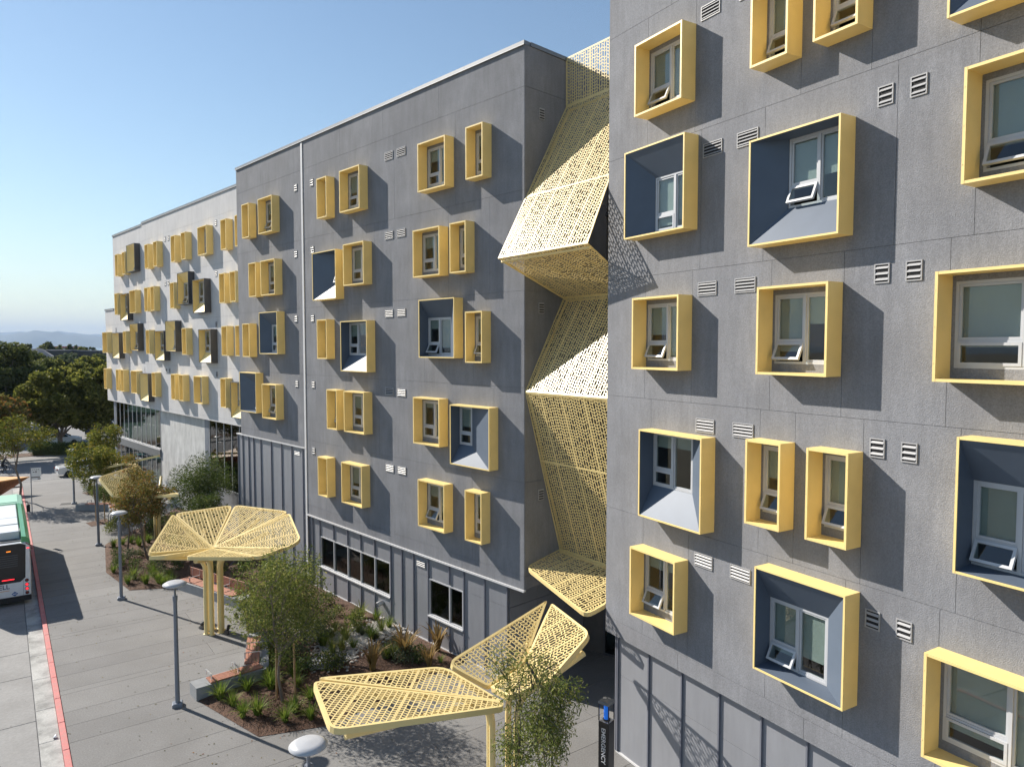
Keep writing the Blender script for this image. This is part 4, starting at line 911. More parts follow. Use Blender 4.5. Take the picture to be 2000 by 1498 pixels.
for z, mm in ((1.12, 'redlens'), (.92, 'redlamp'), (.72, 'redlamp'), (.53, 'redlens')):
    MB().lathe([(0, 0), (.075, 0), (.075, .03), (0, .03)], 16).xf(Matrix.Translation((1.10, -.002, z)) @ Matrix.Rotation(R(90), 4, 'X')).build('light_housing', 'black', BUS)
    MB().lathe([(0, 0), (.052, 0), (.04, .012), (0, .018)], 16).xf(Matrix.Translation((1.10, -.033, z)) @ Matrix.Rotation(R(90), 4, 'X')).build('tail_light', mm, BUS)
MB().box(1.14, 1.24, -.012, .0, 2.62, 2.66).build('side_marker', 'redlamp', BUS); MB().box(.955, .965, -.006, .0, .4, 1.2).build('panel_seam', 'joint', BUS)
MB().cbox(-1.26, 1.26, -.12, .05, .2, .42, .03).build('rear_bumper', 'rubber', BUS)
MB().box(-1.2, 1.2, .06, 11.6, .22, .36).build('underbody', 'black', BUS)
for y in (2.9, 9.4):
    for s in (-1, 1):
        wl = MB().lathe([(.3, -.13), (.47, -.12), (.48, 0), (.47, .12), (.3, .13)], 24).xf(Matrix.Translation((s * 1.12, y, .48)) @ Matrix.Rotation(R(90), 4, 'Y')).build('wheel', 'rubber', BUS)
        MB().lathe([(0, .1), (.28, .14), (.3, .1), (.3, -.1), (.28, -.14), (0, -.1)], 18).xf(Matrix.Translation((s * 1.12, y, .48)) @ Matrix.Rotation(R(90), 4, 'Y')).build('rim', 'steel', wl)
for k in range(6): MB().box(1.27, 1.283, 1.6 + k * 1.55, 3.0 + k * 1.55, 1.45, 2.4).build('side_window', 'carglass', BUS)
MB().box(1.27, 1.29, .15, 11.5, 2.46, 2.74).build('side_stripe', 'green', BUS)
for s in (-1, 1):
    MB().tube([(s * 1.2, 11.9, 2.7), (s * 1.5, 12.1, 2.65), (s * 1.55, 12.1, 2.45)], .02, 6).build('mirror_arm', 'black', BUS); MB().cbox(s * 1.55 - .09, s * 1.55 + .09, 12.05, 12.15, 2.0, 2.45, .02).build('mirror', 'black', BUS)
b = MB(); b.tube([(1.1, 0, 2.9), (1.32, -.1, 2.75), (1.33, -.12, 2.6)], .018, 6); b.build('rear_mirror', 'redlens', BUS)

# ------------------------------------------------------------ cars
def make_car(label, x, y, rz, paint, van=False, group=None, z=-.02, cat='car'):
    t = thing('parked_van' if van else 'parked_car', label, 'van' if van else cat, (x, y, z), rz, group)
    if van: prof = [(-2.3, .35), (-2.32, .9), (-2.25, 1.75), (-2.05, 1.88), (.9, 1.88), (1.35, 1.15), (2.1, 1.0), (2.28, .75), (2.3, .35)]
    else: prof = [(-2.2, .35), (-2.25, .75), (-2.1, .95), (-1.35, 1.0), (-.85, 1.38), (-.2, 1.45), (.4, 1.40), (1.15, .98), (1.95, .85), (2.2, .68), (2.22, .35)]
    def ringat(yy, s):
        return [(px, yy * (1 if pz < 1.0 else s), pz) for px, pz in prof]
    b = MB(); rs = [[(px * .99, yy * (1 if pz < 1.02 else .82), pz - (abs(yy) > .84) * .03) for px, pz in prof] for yy in (-.88, -.80, 0, .80, .88)]
    b.loft(rs, True, False); b.build('body', paint, t)
    g = MB(); zt = 1.36 if not van else 1.78
    for s in (-1, 1):
        yb, ytt = s * .872, s * .742
        if van: g.add([(-1.9, yb, 1.1), (1.0, yb, 1.1), (.72, ytt, zt), (-1.85, ytt, zt)], [(0, 1, 2, 3)])
        else: g.add([(-1.15, s * .889, 1.0), (.98, s * .889, 1.0), (.38, s * .745, zt), (-.78, s * .745, zt)], [(0, 1, 2, 3)])
    if van: g.add([(1.29, -.68, 1.24), (1.29, .68, 1.24), (.98, .62, 1.8), (.98, -.62, 1.8)], [(0, 1, 2, 3)])
    else:
        g.add([(1.1, -.66, 1.03), (1.1, .66, 1.03), (.5, .62, 1.37), (.5, -.62, 1.37)], [(0, 1, 2, 3)]); g.add([(-1.3, -.66, 1.06), (-1.3, .66, 1.06), (-.92, .62, 1.36), (-.92, -.62, 1.36)], [(0, 1, 2, 3)])
    for i in range(len(g.v)):
        vx = Vector(g.v[i]); g.v[i] = tuple(vx + Vector((.012 * (1 if vx.x > 0 else -1), .012 * (1 if vx.y > 0 else -1), .012)))
    g.build('window', 'carglass', t)
    for px in (-1.35, 1.4):
        for s in (-1, 1):
            w_ = MB().lathe([(.2, -.1), (.31, -.09), (.32, 0), (.31, .09), (.2, .1)], 16).xf(Matrix.Translation((px, s * .82, .32)) @ Matrix.Rotation(R(90), 4, 'X')).build('wheel', 'rubber', t)
            MB().lathe([(0, -.09), (.2, -.1), (.2, .1), (0, .09)], 12).xf(Matrix.Translation((px, s * .82, .32)) @ Matrix.Rotation(R(90), 4, 'X')).build('rim', 'steel', w_)
    for s in (-1, 1):
        MB().box(2.15, 2.245, s * .68 - .16, s * .68 + .16, .62, .74).build('headlight', 'lamp_head', t); MB().box(-2.27, -2.2, s * .68 - .14, s * .68 + .14, .72, .85).build('tail_light', 'redlens', t)
        MB().cbox(.75, .92, s * .98 - .09, s * .98 + .09, .98, 1.1, .02).build('door_mirror', paint, t)
    return t
make_car('white sedan half hidden behind the clipped dark hedge', -55.2, 86.4, .55, 'carwhite')
make_car('dark van parked under the big tree behind the hedge', -55.0, 95.5, .5, 'cardark', True)
make_car('white car on the street behind the yellow-green tree', -40.6, 66.8, KRZ + .1, 'carwhite', z=-.12)
make_car('silver car further right on the street, seen through the yellow-green foliage', -37.0, 70.0, KRZ + .1, 'carsilver', z=-.12)
for i, (px, yy, lab, pt, vn) in enumerate([(30, 150, 'white car at left end of the far parking row', 'carwhite', 0), (52, 152, 'white van in the far parking row', 'carwhite', 1), (66, 148, 'silver car at right end of the far parking row', 'carsilver', 0), (40, 132, 'dark car parked in the shade of the nearer parking row', 'cardark', 0), (12, 128, 'red car in the shade at far left of the parking lot', 'carred', 0)]):
    make_car(lab, (px - 1000) / 1388 * yy, yy, .6, pt, bool(vn))

# ------------------------------------------------------------ cyclist
bk = thing('bicycle', 'dark bicycle being ridden along the cross street at the left edge', 'bicycle', (-48.0, 66.6, -.12), .3)
for x in (-.5, .5):
    w_ = MB().tube([(x + .33 * math.cos(a), 0, .34 + .33 * math.sin(a)) for a in np.linspace(0, 2 * math.pi, 21)], .018, 6, False).build('tyre', 'rubber', bk)
    q = MB()
    for k in range(6): q.bar((x, 0, .34), (x + .31 * math.cos(k), 0, .34 + .31 * math.sin(k)), .006, .006)
    q.build('spokes', 'steel', w_)
MB().tube([(-.5, 0, .34), (-.18, 0, .85), (.38, 0, .83), (.0, 0, .32), (-.18, 0, .85)], .02, 6).build('frame', 'cardark', bk)
MB().tube([(-.5, 0, .34), (.0, 0, .32)], .015, 6).build('chain_stay', 'cardark', bk)
MB().tube([(.5, 0, .34), (.38, 0, .83), (.36, 0, 1.0)], .02, 6).build('fork', 'cardark', bk)
MB().tube([(.42, -.25, .98), (.36, 0, 1.02), (.42, .25, .98)], .015, 6).build('handlebar', 'black', bk); MB().cbox(-.3, -.06, -.06, .06, .88, .93, .02).build('saddle', 'black', bk)
def skin_figure(name, label, joints, bones, loc, rz, m, parent=None, root_i=0):
    me = bpy.data.meshes.new(name); me.from_pydata([j[:3] for j in joints], bones, []); o = bpy.data.objects.new(name, me); COL.objects.link(o)
    sk = o.modifiers.new('s', 'SKIN'); ss = o.modifiers.new('d', 'SUBSURF'); ss.levels = 2; ss.render_levels = 2
    for i, j in enumerate(joints): me.skin_vertices[0].data[i].radius = (j[3], j[4] if len(j) > 4 else j[3]); me.skin_vertices[0].data[i].use_root = (i == root_i)
    dg = bpy.context.evaluated_depsgraph_get(); m2 = bpy.data.meshes.new_from_object(o.evaluated_get(dg)); bpy.data.objects.remove(o)
    m2.materials.clear(); m2.materials.append(M[m]); m2.name = name
    for p in m2.polygons: p.use_smooth = True
    r = place(m2, name, parent, loc, rz)
    return r
pr = thing('person', 'person in dark clothes riding the bicycle at the left edge, leaning forward', 'person', (-48.0, 66.6, -.12), .3)
J = [(-.16, 0, .97, .13), (-.06, 0, 1.15, .13), (.08, 0, 1.38, .15, .11), (.13, 0, 1.49, .06), (.17, 0, 1.60, .085),
     (.10, .17, 1.42, .055), (.24, .2, 1.2, .04), (.41, .23, 1.03, .03), (.10, -.17, 1.42, .055), (.24, -.2, 1.2, .04), (.41, -.23, 1.03, .03),
     (-.12, .1, .93, .09), (.22, .11, .8, .06), (.08, .11, .42, .045), (.2, .11, .36, .035), (-.12, -.1, .93, .09), (.12, -.11, .62, .06), (-.1, -.11, .24, .045), (.02, -.11, .17, .035)]
skin_figure('body', '', J, [(0, 1), (1, 2), (2, 3), (3, 4), (2, 5), (5, 6), (6, 7), (2, 8), (8, 9), (9, 10), (0, 11), (11, 12), (12, 13), (13, 14), (0, 15), (15, 16), (16, 17), (17, 18)], (0, 0, 0), 0, 'cloth', pr)
MB().lathe([(0, -.12), (.06, -.1), (.085, 0), (.08, .08), (0, .12)], 12).xf(Matrix.Translation((.18, 0, 1.64))).build('head', 'skin', pr)
MB().lathe([(.098, 0), (.095, .06), (.05, .11), (0, .12)], 12).xf(Matrix.Translation((.17, 0, 1.66))).build('helmet', 'white', pr)

# ------------------------------------------------------------ far buildings
def house(label, px, yy, wdt, dep, hw, hr, rz, wm='housewall', rm='roofgrey', flat=False):
    x = (px - 1000) / 1388 * yy; t = thing('house', label, 'house', (x, yy, -.2), rz)
    MB().box(-wdt / 2, wdt / 2, -dep / 2, dep / 2, 0, hw).build('wall', wm, t)
    if flat: MB().box(-wdt / 2 - .3, wdt / 2 + .3, -dep / 2 - .3, dep / 2 + .3, hw, hw + hr).build('roof', rm, t)
    else:
        e = .5; a, c = wdt / 2 + e, dep / 2 + e; ln = a - c * .9
        MB().add([(-a, -c, hw), (a, -c, hw), (a, c, hw), (-a, c, hw), (-ln, 0, hw + hr), (ln, 0, hw + hr)], [(0, 1, 5, 4), (1, 2, 5), (2, 3, 4, 5), (3, 0, 4), (0, 3, 2, 1)]).build('roof', rm, t)
    n = int(wdt // 3)
    for i in range(n):
        x0 = -wdt / 2 + (i + .5) * wdt / n
        for z in np.arange(1.2, hw - 1.2, 2.9): MB().box(x0 - .5, x0 + .5, -dep / 2 - .03, -dep / 2 - .004, z, z + 1.2).build('window', 'carglass', t)
house('grey hip roofed house above the far trees, leftmost of the roofs', 60, 260, 10, 9, 8.2, 3.0, .5)
house('grey gabled house front with pale wall above the far trees', 80, 255, 9, 8, 7.6, 3.0, .5)
house('second grey hip roofed house behind the pale gabled one', 70, 290, 12, 9, 8.2, 3.0, .5)
house('long dark flat roofed warehouse beyond the trees, left half', 112, 300, 11, 14, 10.2, .4, .1, 'darkwall', 'roofgrey', True)
house('low red roofed building on the skyline near the water', 128, 420, 12, 14, 11.2, .8, .1, 'housewall', 'carred', True)
house('long black roofed building at the right end of the skyline by the wing', 165, 310, 22, 16, 9.6, .7, .0, 'darkwall', 'charcoal', True)

# ------------------------------------------------------------ vegetation
def leaves(name, centers, spread, n, ln, wd, m, parent=None, seed=0, droop=.0, flat=.6, weights=None, up=0.0, loc=(0, 0, 0)):
    g = np.random.default_rng(seed); C_ = np.array(centers, float); sp = np.array(spread, float)
    if sp.ndim == 0: sp = np.full((len(C_), 3), float(sp))
    elif sp.ndim == 1: sp = np.repeat(sp[:, None], 3, 1)
    w_ = sp.prod(1) ** .67; w_ = w_ / w_.sum(); k = g.choice(len(C_), n, p=w_)
    d = g.normal(size=(n, 3)); d /= np.linalg.norm(d, axis=1, keepdims=True); rad = g.random(n) ** .42
    P = C_[k] + d * rad[:, None] * sp[k]
    ax = g.normal(size=(n, 3)); ax[:, 2] = ax[:, 2] * flat - droop; ax += d * .7; ax /= np.linalg.norm(ax, axis=1, keepdims=True)
    t = g.normal(size=(n, 3)); t[:, 2] *= .5; t = np.cross(ax, t); t /= np.linalg.norm(t, axis=1, keepdims=True) + 1e-9
    nr = np.cross(ax, t)
    l = ln * g.uniform(.6, 1.35, n)[:, None]; w = wd * g.uniform(.7, 1.3, n)[:, None]
    v0 = P - ax * l / 2; v2 = P + ax * l / 2 - nr * l * .12; v1 = P + t * w / 2 + nr * w * .15; v3 = P - t * w / 2 + nr * w * .15
    V = np.stack([v0, v1, v2, v3], 1).reshape(-1, 3)
    me = bpy.data.meshes.new(name); me.vertices.add(4 * n); me.vertices.foreach_set('co', V.astype(np.float32).ravel())
    me.loops.add(4 * n); me.loops.foreach_set('vertex_index', np.arange(4 * n, dtype=np.int32)); me.polygons.add(n)
    me.polygons.foreach_set('loop_start', np.arange(0, 4 * n, 4, dtype=np.int32)); me.update(calc_edges=True); me.validate()
    me.materials.append(M[m]); return place(me, name, parent, loc)
def limb_path(a, b, g, n=4, wob=.08):
    a = Vector(a); b = Vector(b); L_ = (b - a).length; out = []
    for i in range(n + 1):
        t = i / n; p = a.lerp(b, t); 
        if 0 < i < n: p += Vector((g.normal() * wob * L_, g.normal() * wob * L_, g.normal() * wob * L_ * .5 + L_ * .05 * math.sin(math.pi * t)))
        out.append(p)
    return out
def tree(name, label, x, y, H, cr, cz0, tr, nl, ln, wd, m, seed, ncl=14, gap=.55, cat='tree', group=None, droop=.2, stakes=0, stems=1, offs=(0, 0), flat=.6, bark='bark', twigs=0, z=0.0, shape=1.0, cl_r=.33):
    g = np.random.default_rng(seed); t = thing(name, label, cat, (x, y, z), 0, group); tops = []
    crz = (H - cz0) / 2; cc = Vector((offs[0], offs[1], cz0 + crz)); cl = []; tries = 0
    while len(cl) < ncl and tries < 800:
        tries += 1; d = g.normal(size=3); d /= np.linalg.norm(d); r = g.random() ** .45 * .82; p = cc + Vector((d[0] * cr * r, d[1] * cr * r, d[2] * crz * r))
        if p.z < cc.z: s = 1 - (cc.z - p.z) / crz * .35 * shape; p.x = cc.x + (p.x - cc.x) * s; p.y = cc.y + (p.y - cc.y) * s
        if all((p - q).length > gap * cr * cl_r * 1.6 for q in cl): cl.append(p)
    b = MB()
    for s in range(stems):
        a = s * 2.4; ox, oy = (.16 * math.cos(a) * (stems > 1), .16 * math.sin(a) * (stems > 1))
        top = cc + Vector((g.normal() * cr * .15 + ox * 3, g.normal() * cr * .15 + oy * 3, crz * .35)); path = limb_path((ox, oy, -.05), top, g, 5, .02); b.tube(path, [tr * (1 - .16 * i) / (1 if stems == 1 else 1.3) for i in range(6)], 8); tops.append(path)
    b.build('trunk', bark, t)
    lb = MB()
    for i, c in enumerate(cl):
        path = tops[i % len(tops)]; k = min(range(1, len(path)), key=lambda q: abs(path[q].z - (c.z - (c - cc).length * .5 - .2 * crz))); r0 = tr * .42 * (1 - .12 * k); lb.tube(limb_path(path[k], c, g, 3, .06), [r0, r0 * .7, r0 * .45, r0 * .2], 5)
        for _ in range(twigs):
            e = c + Vector(g.normal(size=3)) * cr * .24; e.z += cr * .1; lb.tube([path[k].lerp(c, .6), c.lerp(e, .4), e], [.012, .008, .004], 3)
    lb.build('branches', bark if not twigs else 'twig', t)
    sp = np.array([[cr * cl_r * g.uniform(.75, 1.3)] * 2 + [crz * cl_r * g.uniform(.7, 1.1)] for _ in cl])
    leaves('crown', [tuple(c) for c in cl], sp, nl, ln, wd, m, t, seed, droop, flat)
    for s in range(stakes):
        a = s * 2.1 + .4; MB().tube([(.38 * math.cos(a), .38 * math.sin(a), 0), (.36 * math.cos(a), .36 * math.sin(a), 2.0)], .035, 6).build('stake', 'wood_far', t)
    return t
# trees one can walk up to
tree('young_tree', 'leafy staked young tree in the near mulch bed beside the bench corner', -7.68, 23.3, 5.6, 1.85, 1.5, .06, 8800, .115, .036, 'leaf_ol', 21, 22, stakes=2, twigs=2, offs=(-.1, .2), cl_r=.36)
tree('young_tree', 'slender green tree between the near bench corner and the middle canopy', -8.6, 26.2, 4.6, 1.4, 1.0, .05, 5600, .11, .036, 'leaf_dk', 22, 16, twigs=2, offs=(.1, .1), cl_r=.38)
tree('young_tree', 'airy multi-stemmed tree with drooping leaflets at the bottom edge, in front of the near canopy', 0.5, 14.9, 6.0, 1.3, 2.2, .03, 7600, .10, .026, 'leaf_ol', 23, 20, droop=.9, stems=5, twigs=4, bark='twig', flat=.8, cl_r=.30)
tree('young_tree', 'staked tree with bronze green leaves at the tip of the triangular bed', -20.4, 39.3, 5.0, 1.75, 1.9, .06, 6000, .15, .06, 'leaf_rust', 24, 20, stakes=2, twigs=1, offs=(-.1, -.3), cl_r=.36)
tree('young_tree', 'bronze leaved tree rising in front of the tilted far canopy', -22.6, 41.2, 5.9, 1.5, 2.9, .055, 1700, .15, .06, 'leaf_rust', 25, 9, twigs=1, cl_r=.33)
tree('young_tree', 'bright yellow-green tree growing from the square tree pit', -28.2, 47.9, 5.7, 2.0, 2.2, .07, 5200, .17, .075, 'leaf_yel', 26, 17, stakes=2, cl_r=.34)
tree('young_tree', 'yellow-green sapling behind the tree in the pit', -32.6, 56.6, 6.6, 1.7, 2.6, .06, 2400, .2, .09, 'leaf_yel', 27, 11, cl_r=.33)
tree('bushy_tree', 'dense bushy tree with long leaves against the concrete and glass base', *bw(-23.6, -1.1), 5.6, 2.25, .5, .08, 11000, .19, .042, 'leaf_dk', 28, 22, droop=-.1, cl_r=.36)
tree('bushy_tree', 'smaller bushy tree in front of the two-storey metal podium', *bw(-20.2, -1.6), 4.0, 1.2, .4, .05, 4200, .18, .042, 'leaf_dk', 29, 13, droop=-.1, cl_r=.4)
tree('young_tree', 'green shrub tree behind the bronze tree, left of the concrete wall', *bw(-33.5, -2.8), 3.4, 1.7, .5, .06, 4200, .15, .06, 'leaf_dk', 30, 14, cl_r=.38)
tree('young_tree', 'thin autumn leaved sapling in front of the far glass wall', *bw(-37.2, -1.6), 4.2, 1.2, 1.5, .04, 900, .16, .07, 'leaf_rust', 31, 9, twigs=3, cl_r=.3)
tree('young_tree', 'broken yellow and green tree over the orange planter at the left edge', -38.2, 54.6, 7.2, 2.7, 2.6, .10, 4800, .2, .085, 'leaf_yel', 32, 18, twigs=4, cl_r=.30, offs=(-.3, 0))
# the big trees across the street
def big(label, px, yy, H, cr, seed, m='leaf_ol', cz0=1.6, nl=11000, **k):
    s = yy / 80; return tree('shade_tree', label, (px - 1000) / 1388 * yy, yy, H, cr, cz0, .3, nl, .40 * s ** .7, .24 * s ** .7, m, seed, 52, flat=.5, z=-.1, cl_r=.21, gap=.5, **k)
big('large broad green tree behind the hedge, its trunk in the middle of the hedge', 112, 80, 10.2, 4.6, 41, 'leaf_far', nl=16000)
big('large green tree merging with the first, touching the pale wing', 186, 82, 10.0, 4.4, 42, 'leaf_far', nl=14000)
big('big dark evergreen at the left edge, the tallest on the skyline', 8, 92, 13.6, 6.0, 43, 'leaf_shade', nl=15000)
big('reddish brown leaved tree low at the left edge', -15, 74, 7.4, 3.6, 44, 'leaf_rust', nl=6000)
big('dark round tree right of the tallest evergreen', 66, 118, 10.2, 5.2, 45, 'leaf_shade', nl=9000)
big('green tree above the parking lot, right of the evergreen', 95, 128, 10.6, 5.0, 46, 'leaf_far', nl=9000)
big('greyish bare-looking tree between the green ones under the dark warehouse', 128, 140, 11.2, 5.0, 47, 'leaf_sage', nl=5500)
big('green tree on the skyline beside the wing, below the black roof', 186, 130, 10.9, 5.6, 48, 'leaf_far', nl=9500)
big('mid green tree behind the broad tree, left of the wing', 158, 120, 9.6, 5.0, 49, 'leaf_far', nl=9000)
big('dark tree closing the view at the far left', -60, 105, 13.0, 6.5, 50, 'leaf_shade', nl=6000)
big('wide dark tree behind the tallest evergreen', 38, 150, 13.0, 6.6, 51, 'leaf_shade', nl=8000)
big('small round tree at the parking lot entrance', 52, 108, 5.2, 2.2, 52, 'leaf_far', cz0=1.0, nl=2500)
k = 60
for px, yy, H, r_, lab in [(35, 330, 14.6, 5.0, 'round dark tree on the skyline, leftmost by the water'), (48, 335, 14.8, 4.2, 'second round dark tree on the skyline'), (88, 350, 14.8, 5.2, 'broad dark tree on the skyline above the hip roofs'), (96, 345, 14.5, 4.5, 'dark tree touching the broad skyline tree'), (112, 360, 13.9, 4.4, 'rounded tree left of the red roof on the skyline'), (144, 350, 13.5, 4.0, 'spiky tree right of the red roof on the skyline'), (155, 330, 12.4, 5.0, 'low tree on the skyline above the black roof'), (175, 335, 12.3, 5.0, 'low broad tree on the skyline near the wing'), (20, 240, 13.5, 6, 'dark tree behind the tallest evergreen toward the water'), (105, 200, 10.3, 6, 'green tree in front of the long warehouse'), (150, 190, 10.2, 6, 'green tree in front of the black roofed building'), (190, 200, 10.6, 6, 'green tree in front of the skyline by the wing'), (75, 185, 9.6, 5.5, 'green tree below the hip roofs'), (55, 215, 10.4, 5.5, 'dark green tree left of the hip roofs')]:
    big(lab, px, yy, H, r_, k, 'leaf_shade' if k % 2 else 'leaf_far', nl=2600); k += 1
# distant woods that read as one mass
g = np.random.default_rng(77); cs = []; sp = []
for _ in range(1300):
    yy = g.uniform(210, 2400); px = g.uniform(-700, 1000); x = (px - 1000) / 1388 * yy; r_ = g.uniform(4, 8)
    if yy < 420 and 20 < px < 215: h = g.uniform(2, 5)
    else: h = g.uniform(4, 9)
    gz = -.2 - max(0, yy - 700) / 2400 * 15.8; h = max(min(h + gz, 12 - 14.5 * yy / 1388), gz + 1.5)
    hh = (h - gz) / 2; cs.append((x, yy, h - hh)); sp.append((r_, r_, hh))
tag(leaves('far_wood', cs, np.array(sp), 64000, 2.2, 1.5, 'leaf_shade', None, 78), kind='stuff')
# clipped hedge
H_ = thing('hedge', 'long clipped dark hedge along the verge across the street', 'hedge', (-48.0, 78.2, -.02), .05)
leaves('foliage', [(x, 0, .75) for x in np.arange(-4.6, 6.2, .8)], np.array([(.8, .75, .8)] * 14), 11000, .16, .09, 'leaf_dk', H_, 91, 0, .6)
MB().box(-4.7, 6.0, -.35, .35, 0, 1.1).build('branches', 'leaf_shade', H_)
H_ = thing('hedge', 'round dark shrub bulging at the right end of the clipped hedge', 'shrub', (-42.6, 77.6, -.02), .05)
leaves('foliage', [(0, 0, .9), (.6, .2, .8)], np.array([(1.2, 1.1, 1.1)] * 2), 3500, .15, .09, 'leaf_dk', H_, 92, 0, .6)
# low leafy shrubs
_sh = {}
def shrub(label, x, y, r, m, seed, group, h=None, cat='shrub'):
    key = (m, seed % 3)
    if key not in _sh:
        o = leaves('leafy_shrub', [(0, 0, .32), (.15, .1, .3), (-.12, .12, .28)], np.array([(.34, .34, .3)] * 3), 380, .085, .045, m, None, seed, 0, .7); _sh[key] = o
        tag(o, label, cat, group); o.location = (x, y, .04); o.scale = (r / .4,) * 3; return o
    o = _sh[key].copy(); COL.objects.link(o); o.location = (x, y, .04); s = r / .4; o.scale = (s, s, s * (h or 1)); o.rotation_euler = (0, 0, seed * 1.3); tag(o, label, cat, group); return o
def grass_mesh(seed, n=70, L_=.42, wd=.014, lean=.75):
    g = np.random.default_rng(seed); b = MB()
    for _ in range(n):
        a = g.uniform(0, 6.28); ln = L_ * g.uniform(.6, 1.2); th = lean * g.uniform(.15, 1.25); d = Vector((math.cos(a), math.sin(a), 0)); s = Vector((-d.y, d.x, 0)) * wd * g.uniform(.6, 1.3); base = d * g.uniform(0, .06); pts = []; p = base.copy(); dirv = (d * math.sin(th * .5) + Vector((0, 0, math.cos(th * .5)))); k_ = 4
        for q in range(k_ + 1):
            w_ = s * (1 - q / k_ * .9); pts += [tuple(p - w_), tuple(p + w_)]; an = th * (.5 + q * .42); p = p + (d * math.sin(an) + Vector((0, 0, math.cos(an)))) * ln / k_
        b.add(pts, [(2 * q, 2 * q + 1, 2 * q + 3, 2 * q + 2) for q in range(k_)])
    return b
_gm = {}
for nm, mt_ in (('g', 'leaf_grass'), ('s', 'leaf_sage'), ('d', 'leaf_ol')):
    for k in range(3):
        b = grass_mesh(100 + k, 110 if nm != 'd' else 90, .42 if nm != 'd' else .5); me = bpy.data.meshes.new('grass_tuft'); me.from_pydata(b.v, [], b.f); me.materials.append(M[mt_]); _gm[(nm, k)] = me
def tuft(label, x, y, s, kind, group, i):
    o = place(_gm[(kind, i % 3)], 'grass_tuft', None, (x, y, .05), i * 1.7); o.scale = (s, s, s); return tag(o, label, 'grass tuft', group)
def gpx(u, v, z=0.0):    # used only to read off where plants stand on the ground
    f = 1388.; a = R(3.01); dx = u - 1000; dy = f * math.cos(a) - (v - 749) * math.sin(a) * 1; dz = -f * math.sin(a) - (v - 749) * math.cos(a); t = (z - 12) / dz; return (dx * t, dy * t)
TUFTS = [(430, 1368), (455, 1382), (467, 1340), (483, 1352), (475, 1403), (503, 1400), (530, 1350), (528, 1345), (557, 1412), (575, 1395), (607, 1408), (607, 1370), (505, 1318), (525, 1335), (580, 1345), (575, 1325)]
WHERE1 = ['leftmost, at the foot of the bench block', 'second from the left edge of the bed', 'against the bench side, near its end block', 'against the middle of the bench side', 'near the pointed front edge, left part', 'near the pointed front edge, middle', 'behind the left stake of the young tree', 'just left of the left stake', 'right of the trunk near the front edge', 'right of the trunk, second from the canopy', 'under the tip of the near canopy leaf', 'rightmost, beside the near canopy leaf', 'behind the bench side, farthest back', 'behind the trunk of the young tree', 'between trunk and canopy', 'between trunk and canopy, rearmost']
n = 0
for u, v_ in TUFTS:
    x, y = gpx(u, v_); tuft('grass tuft in the near mulch, ' + WHERE1[n], x, y, random.uniform(1.15, 1.6), 'g', 'grass tufts in the near mulch', n); n += 1
for u, v_ in [(222, 1070), (240, 1066), (256, 1062), (272, 1068), (290, 1062), (250, 1142), (262, 1133), (285, 1142), (300, 1128), (318, 1146), (330, 1130), (222, 1120), (310, 1140), (325, 1146), (335, 1139)]:
    x, y = gpx(u, v_); tuft('bright grass tuft in the triangular mulch bed by the bronze tree', x, y, random.uniform(1.2, 1.7), 'g', 'grass tufts in the triangular bed', n); n += 1
for u, v_ in [(648, 1245), (675, 1250), (690, 1215), (672, 1240), (700, 1235), (727, 1248), (650, 1275), (668, 1270), (690, 1265), (720, 1238), (745, 1232), (760, 1225), (655, 1230), (705, 1205), (735, 1210), (770, 1285), (788, 1275), (630, 1260)]:
    x, y = gpx(u, v_ + 4); tuft('rounded green grass tuft among the pale cobbles by the podium', x, y, random.uniform(1.0, 1.5), 'd' if n % 3 else 'g', 'grass tufts in the cobbles', n); n += 1
for u, v_ in [(492, 1190), (498, 1205), (488, 1218), (495, 1232), (505, 1242), (480, 1172), (500, 1180)]:
    x, y = gpx(u, v_ + 3); shrub('green shrub at the plaza edge between the two benches', x, y, random.uniform(.4, .55), 'leaf_ol', n, 'shrubs between the benches'); n += 1
for u, v_ in [(226, 1085), (252, 1090), (262, 1108), (300, 1108), (320, 1112), (275, 1085), (345, 1112), (310, 1092), (235, 1100), (342, 1096), (300, 1080), (228, 1108)]:
    x, y = gpx(u, v_ + 3); shrub('low dark shrub in the triangular mulch bed', x, y, random.uniform(.32, .5), 'leaf_dk' if n % 3 else 'leaf_sage', n, 'low shrubs in the triangular bed'); n += 1
for u, v_ in [(612, 1190), (640, 1180), (660, 1200), (600, 1215), (625, 1232), (590, 1240), (560, 1255), (640, 1215), (585, 1200), (615, 1255), (545, 1230), (700, 1225), (790, 1292), (815, 1290), (640, 1310), (665, 1305), (600, 1310), (550, 1300), (575, 1285), (520, 1260), (530, 1280)]:
    x, y = gpx(u, v_ + 4); shrub('mixed green shrub in the planting along the grey podium', x, y, random.uniform(.35, .6), ['leaf_dk', 'leaf_ol', 'leaf_sage'][n % 3], n, 'shrubs along the podium'); n += 1
for q in range(16):
    x, y = bw(-13.5 - q * 1.2, -1.2 - (q % 3) * .8); shrub('green shrub at the foot of the two-storey metal podium', x, y, random.uniform(.4, .7), 'leaf_dk' if q % 2 else 'leaf_ol', q, 'shrubs below the tall podium')
for q in range(12):
    x, y = (-34.5 + q * .42, 57.3 - q * .35 + (q % 3) * .5); shrub('rounded shrub in the far bed near the glass wall', x, y, random.uniform(.4, .6), 'leaf_ol' if q % 2 else 'leaf_dk', q, 'shrubs in the far bed')
for q in range(7):
    x, y = (-27.6 + q * .3, 50.5 - q * .9); shrub('green shrub behind the far bench', x, y, random.uniform(.4, .6), 'leaf_ol', q, 'shrubs behind the far bench')
for q in range(9):
    o = tuft('small grass tuft in front of the orange topped planter', -44 + q * .7, 53.2 + (q % 2) * .5, .8, 'g', 'grass tufts by the planter', q); o.location.z = .2
gq = np.random.default_rng(404)
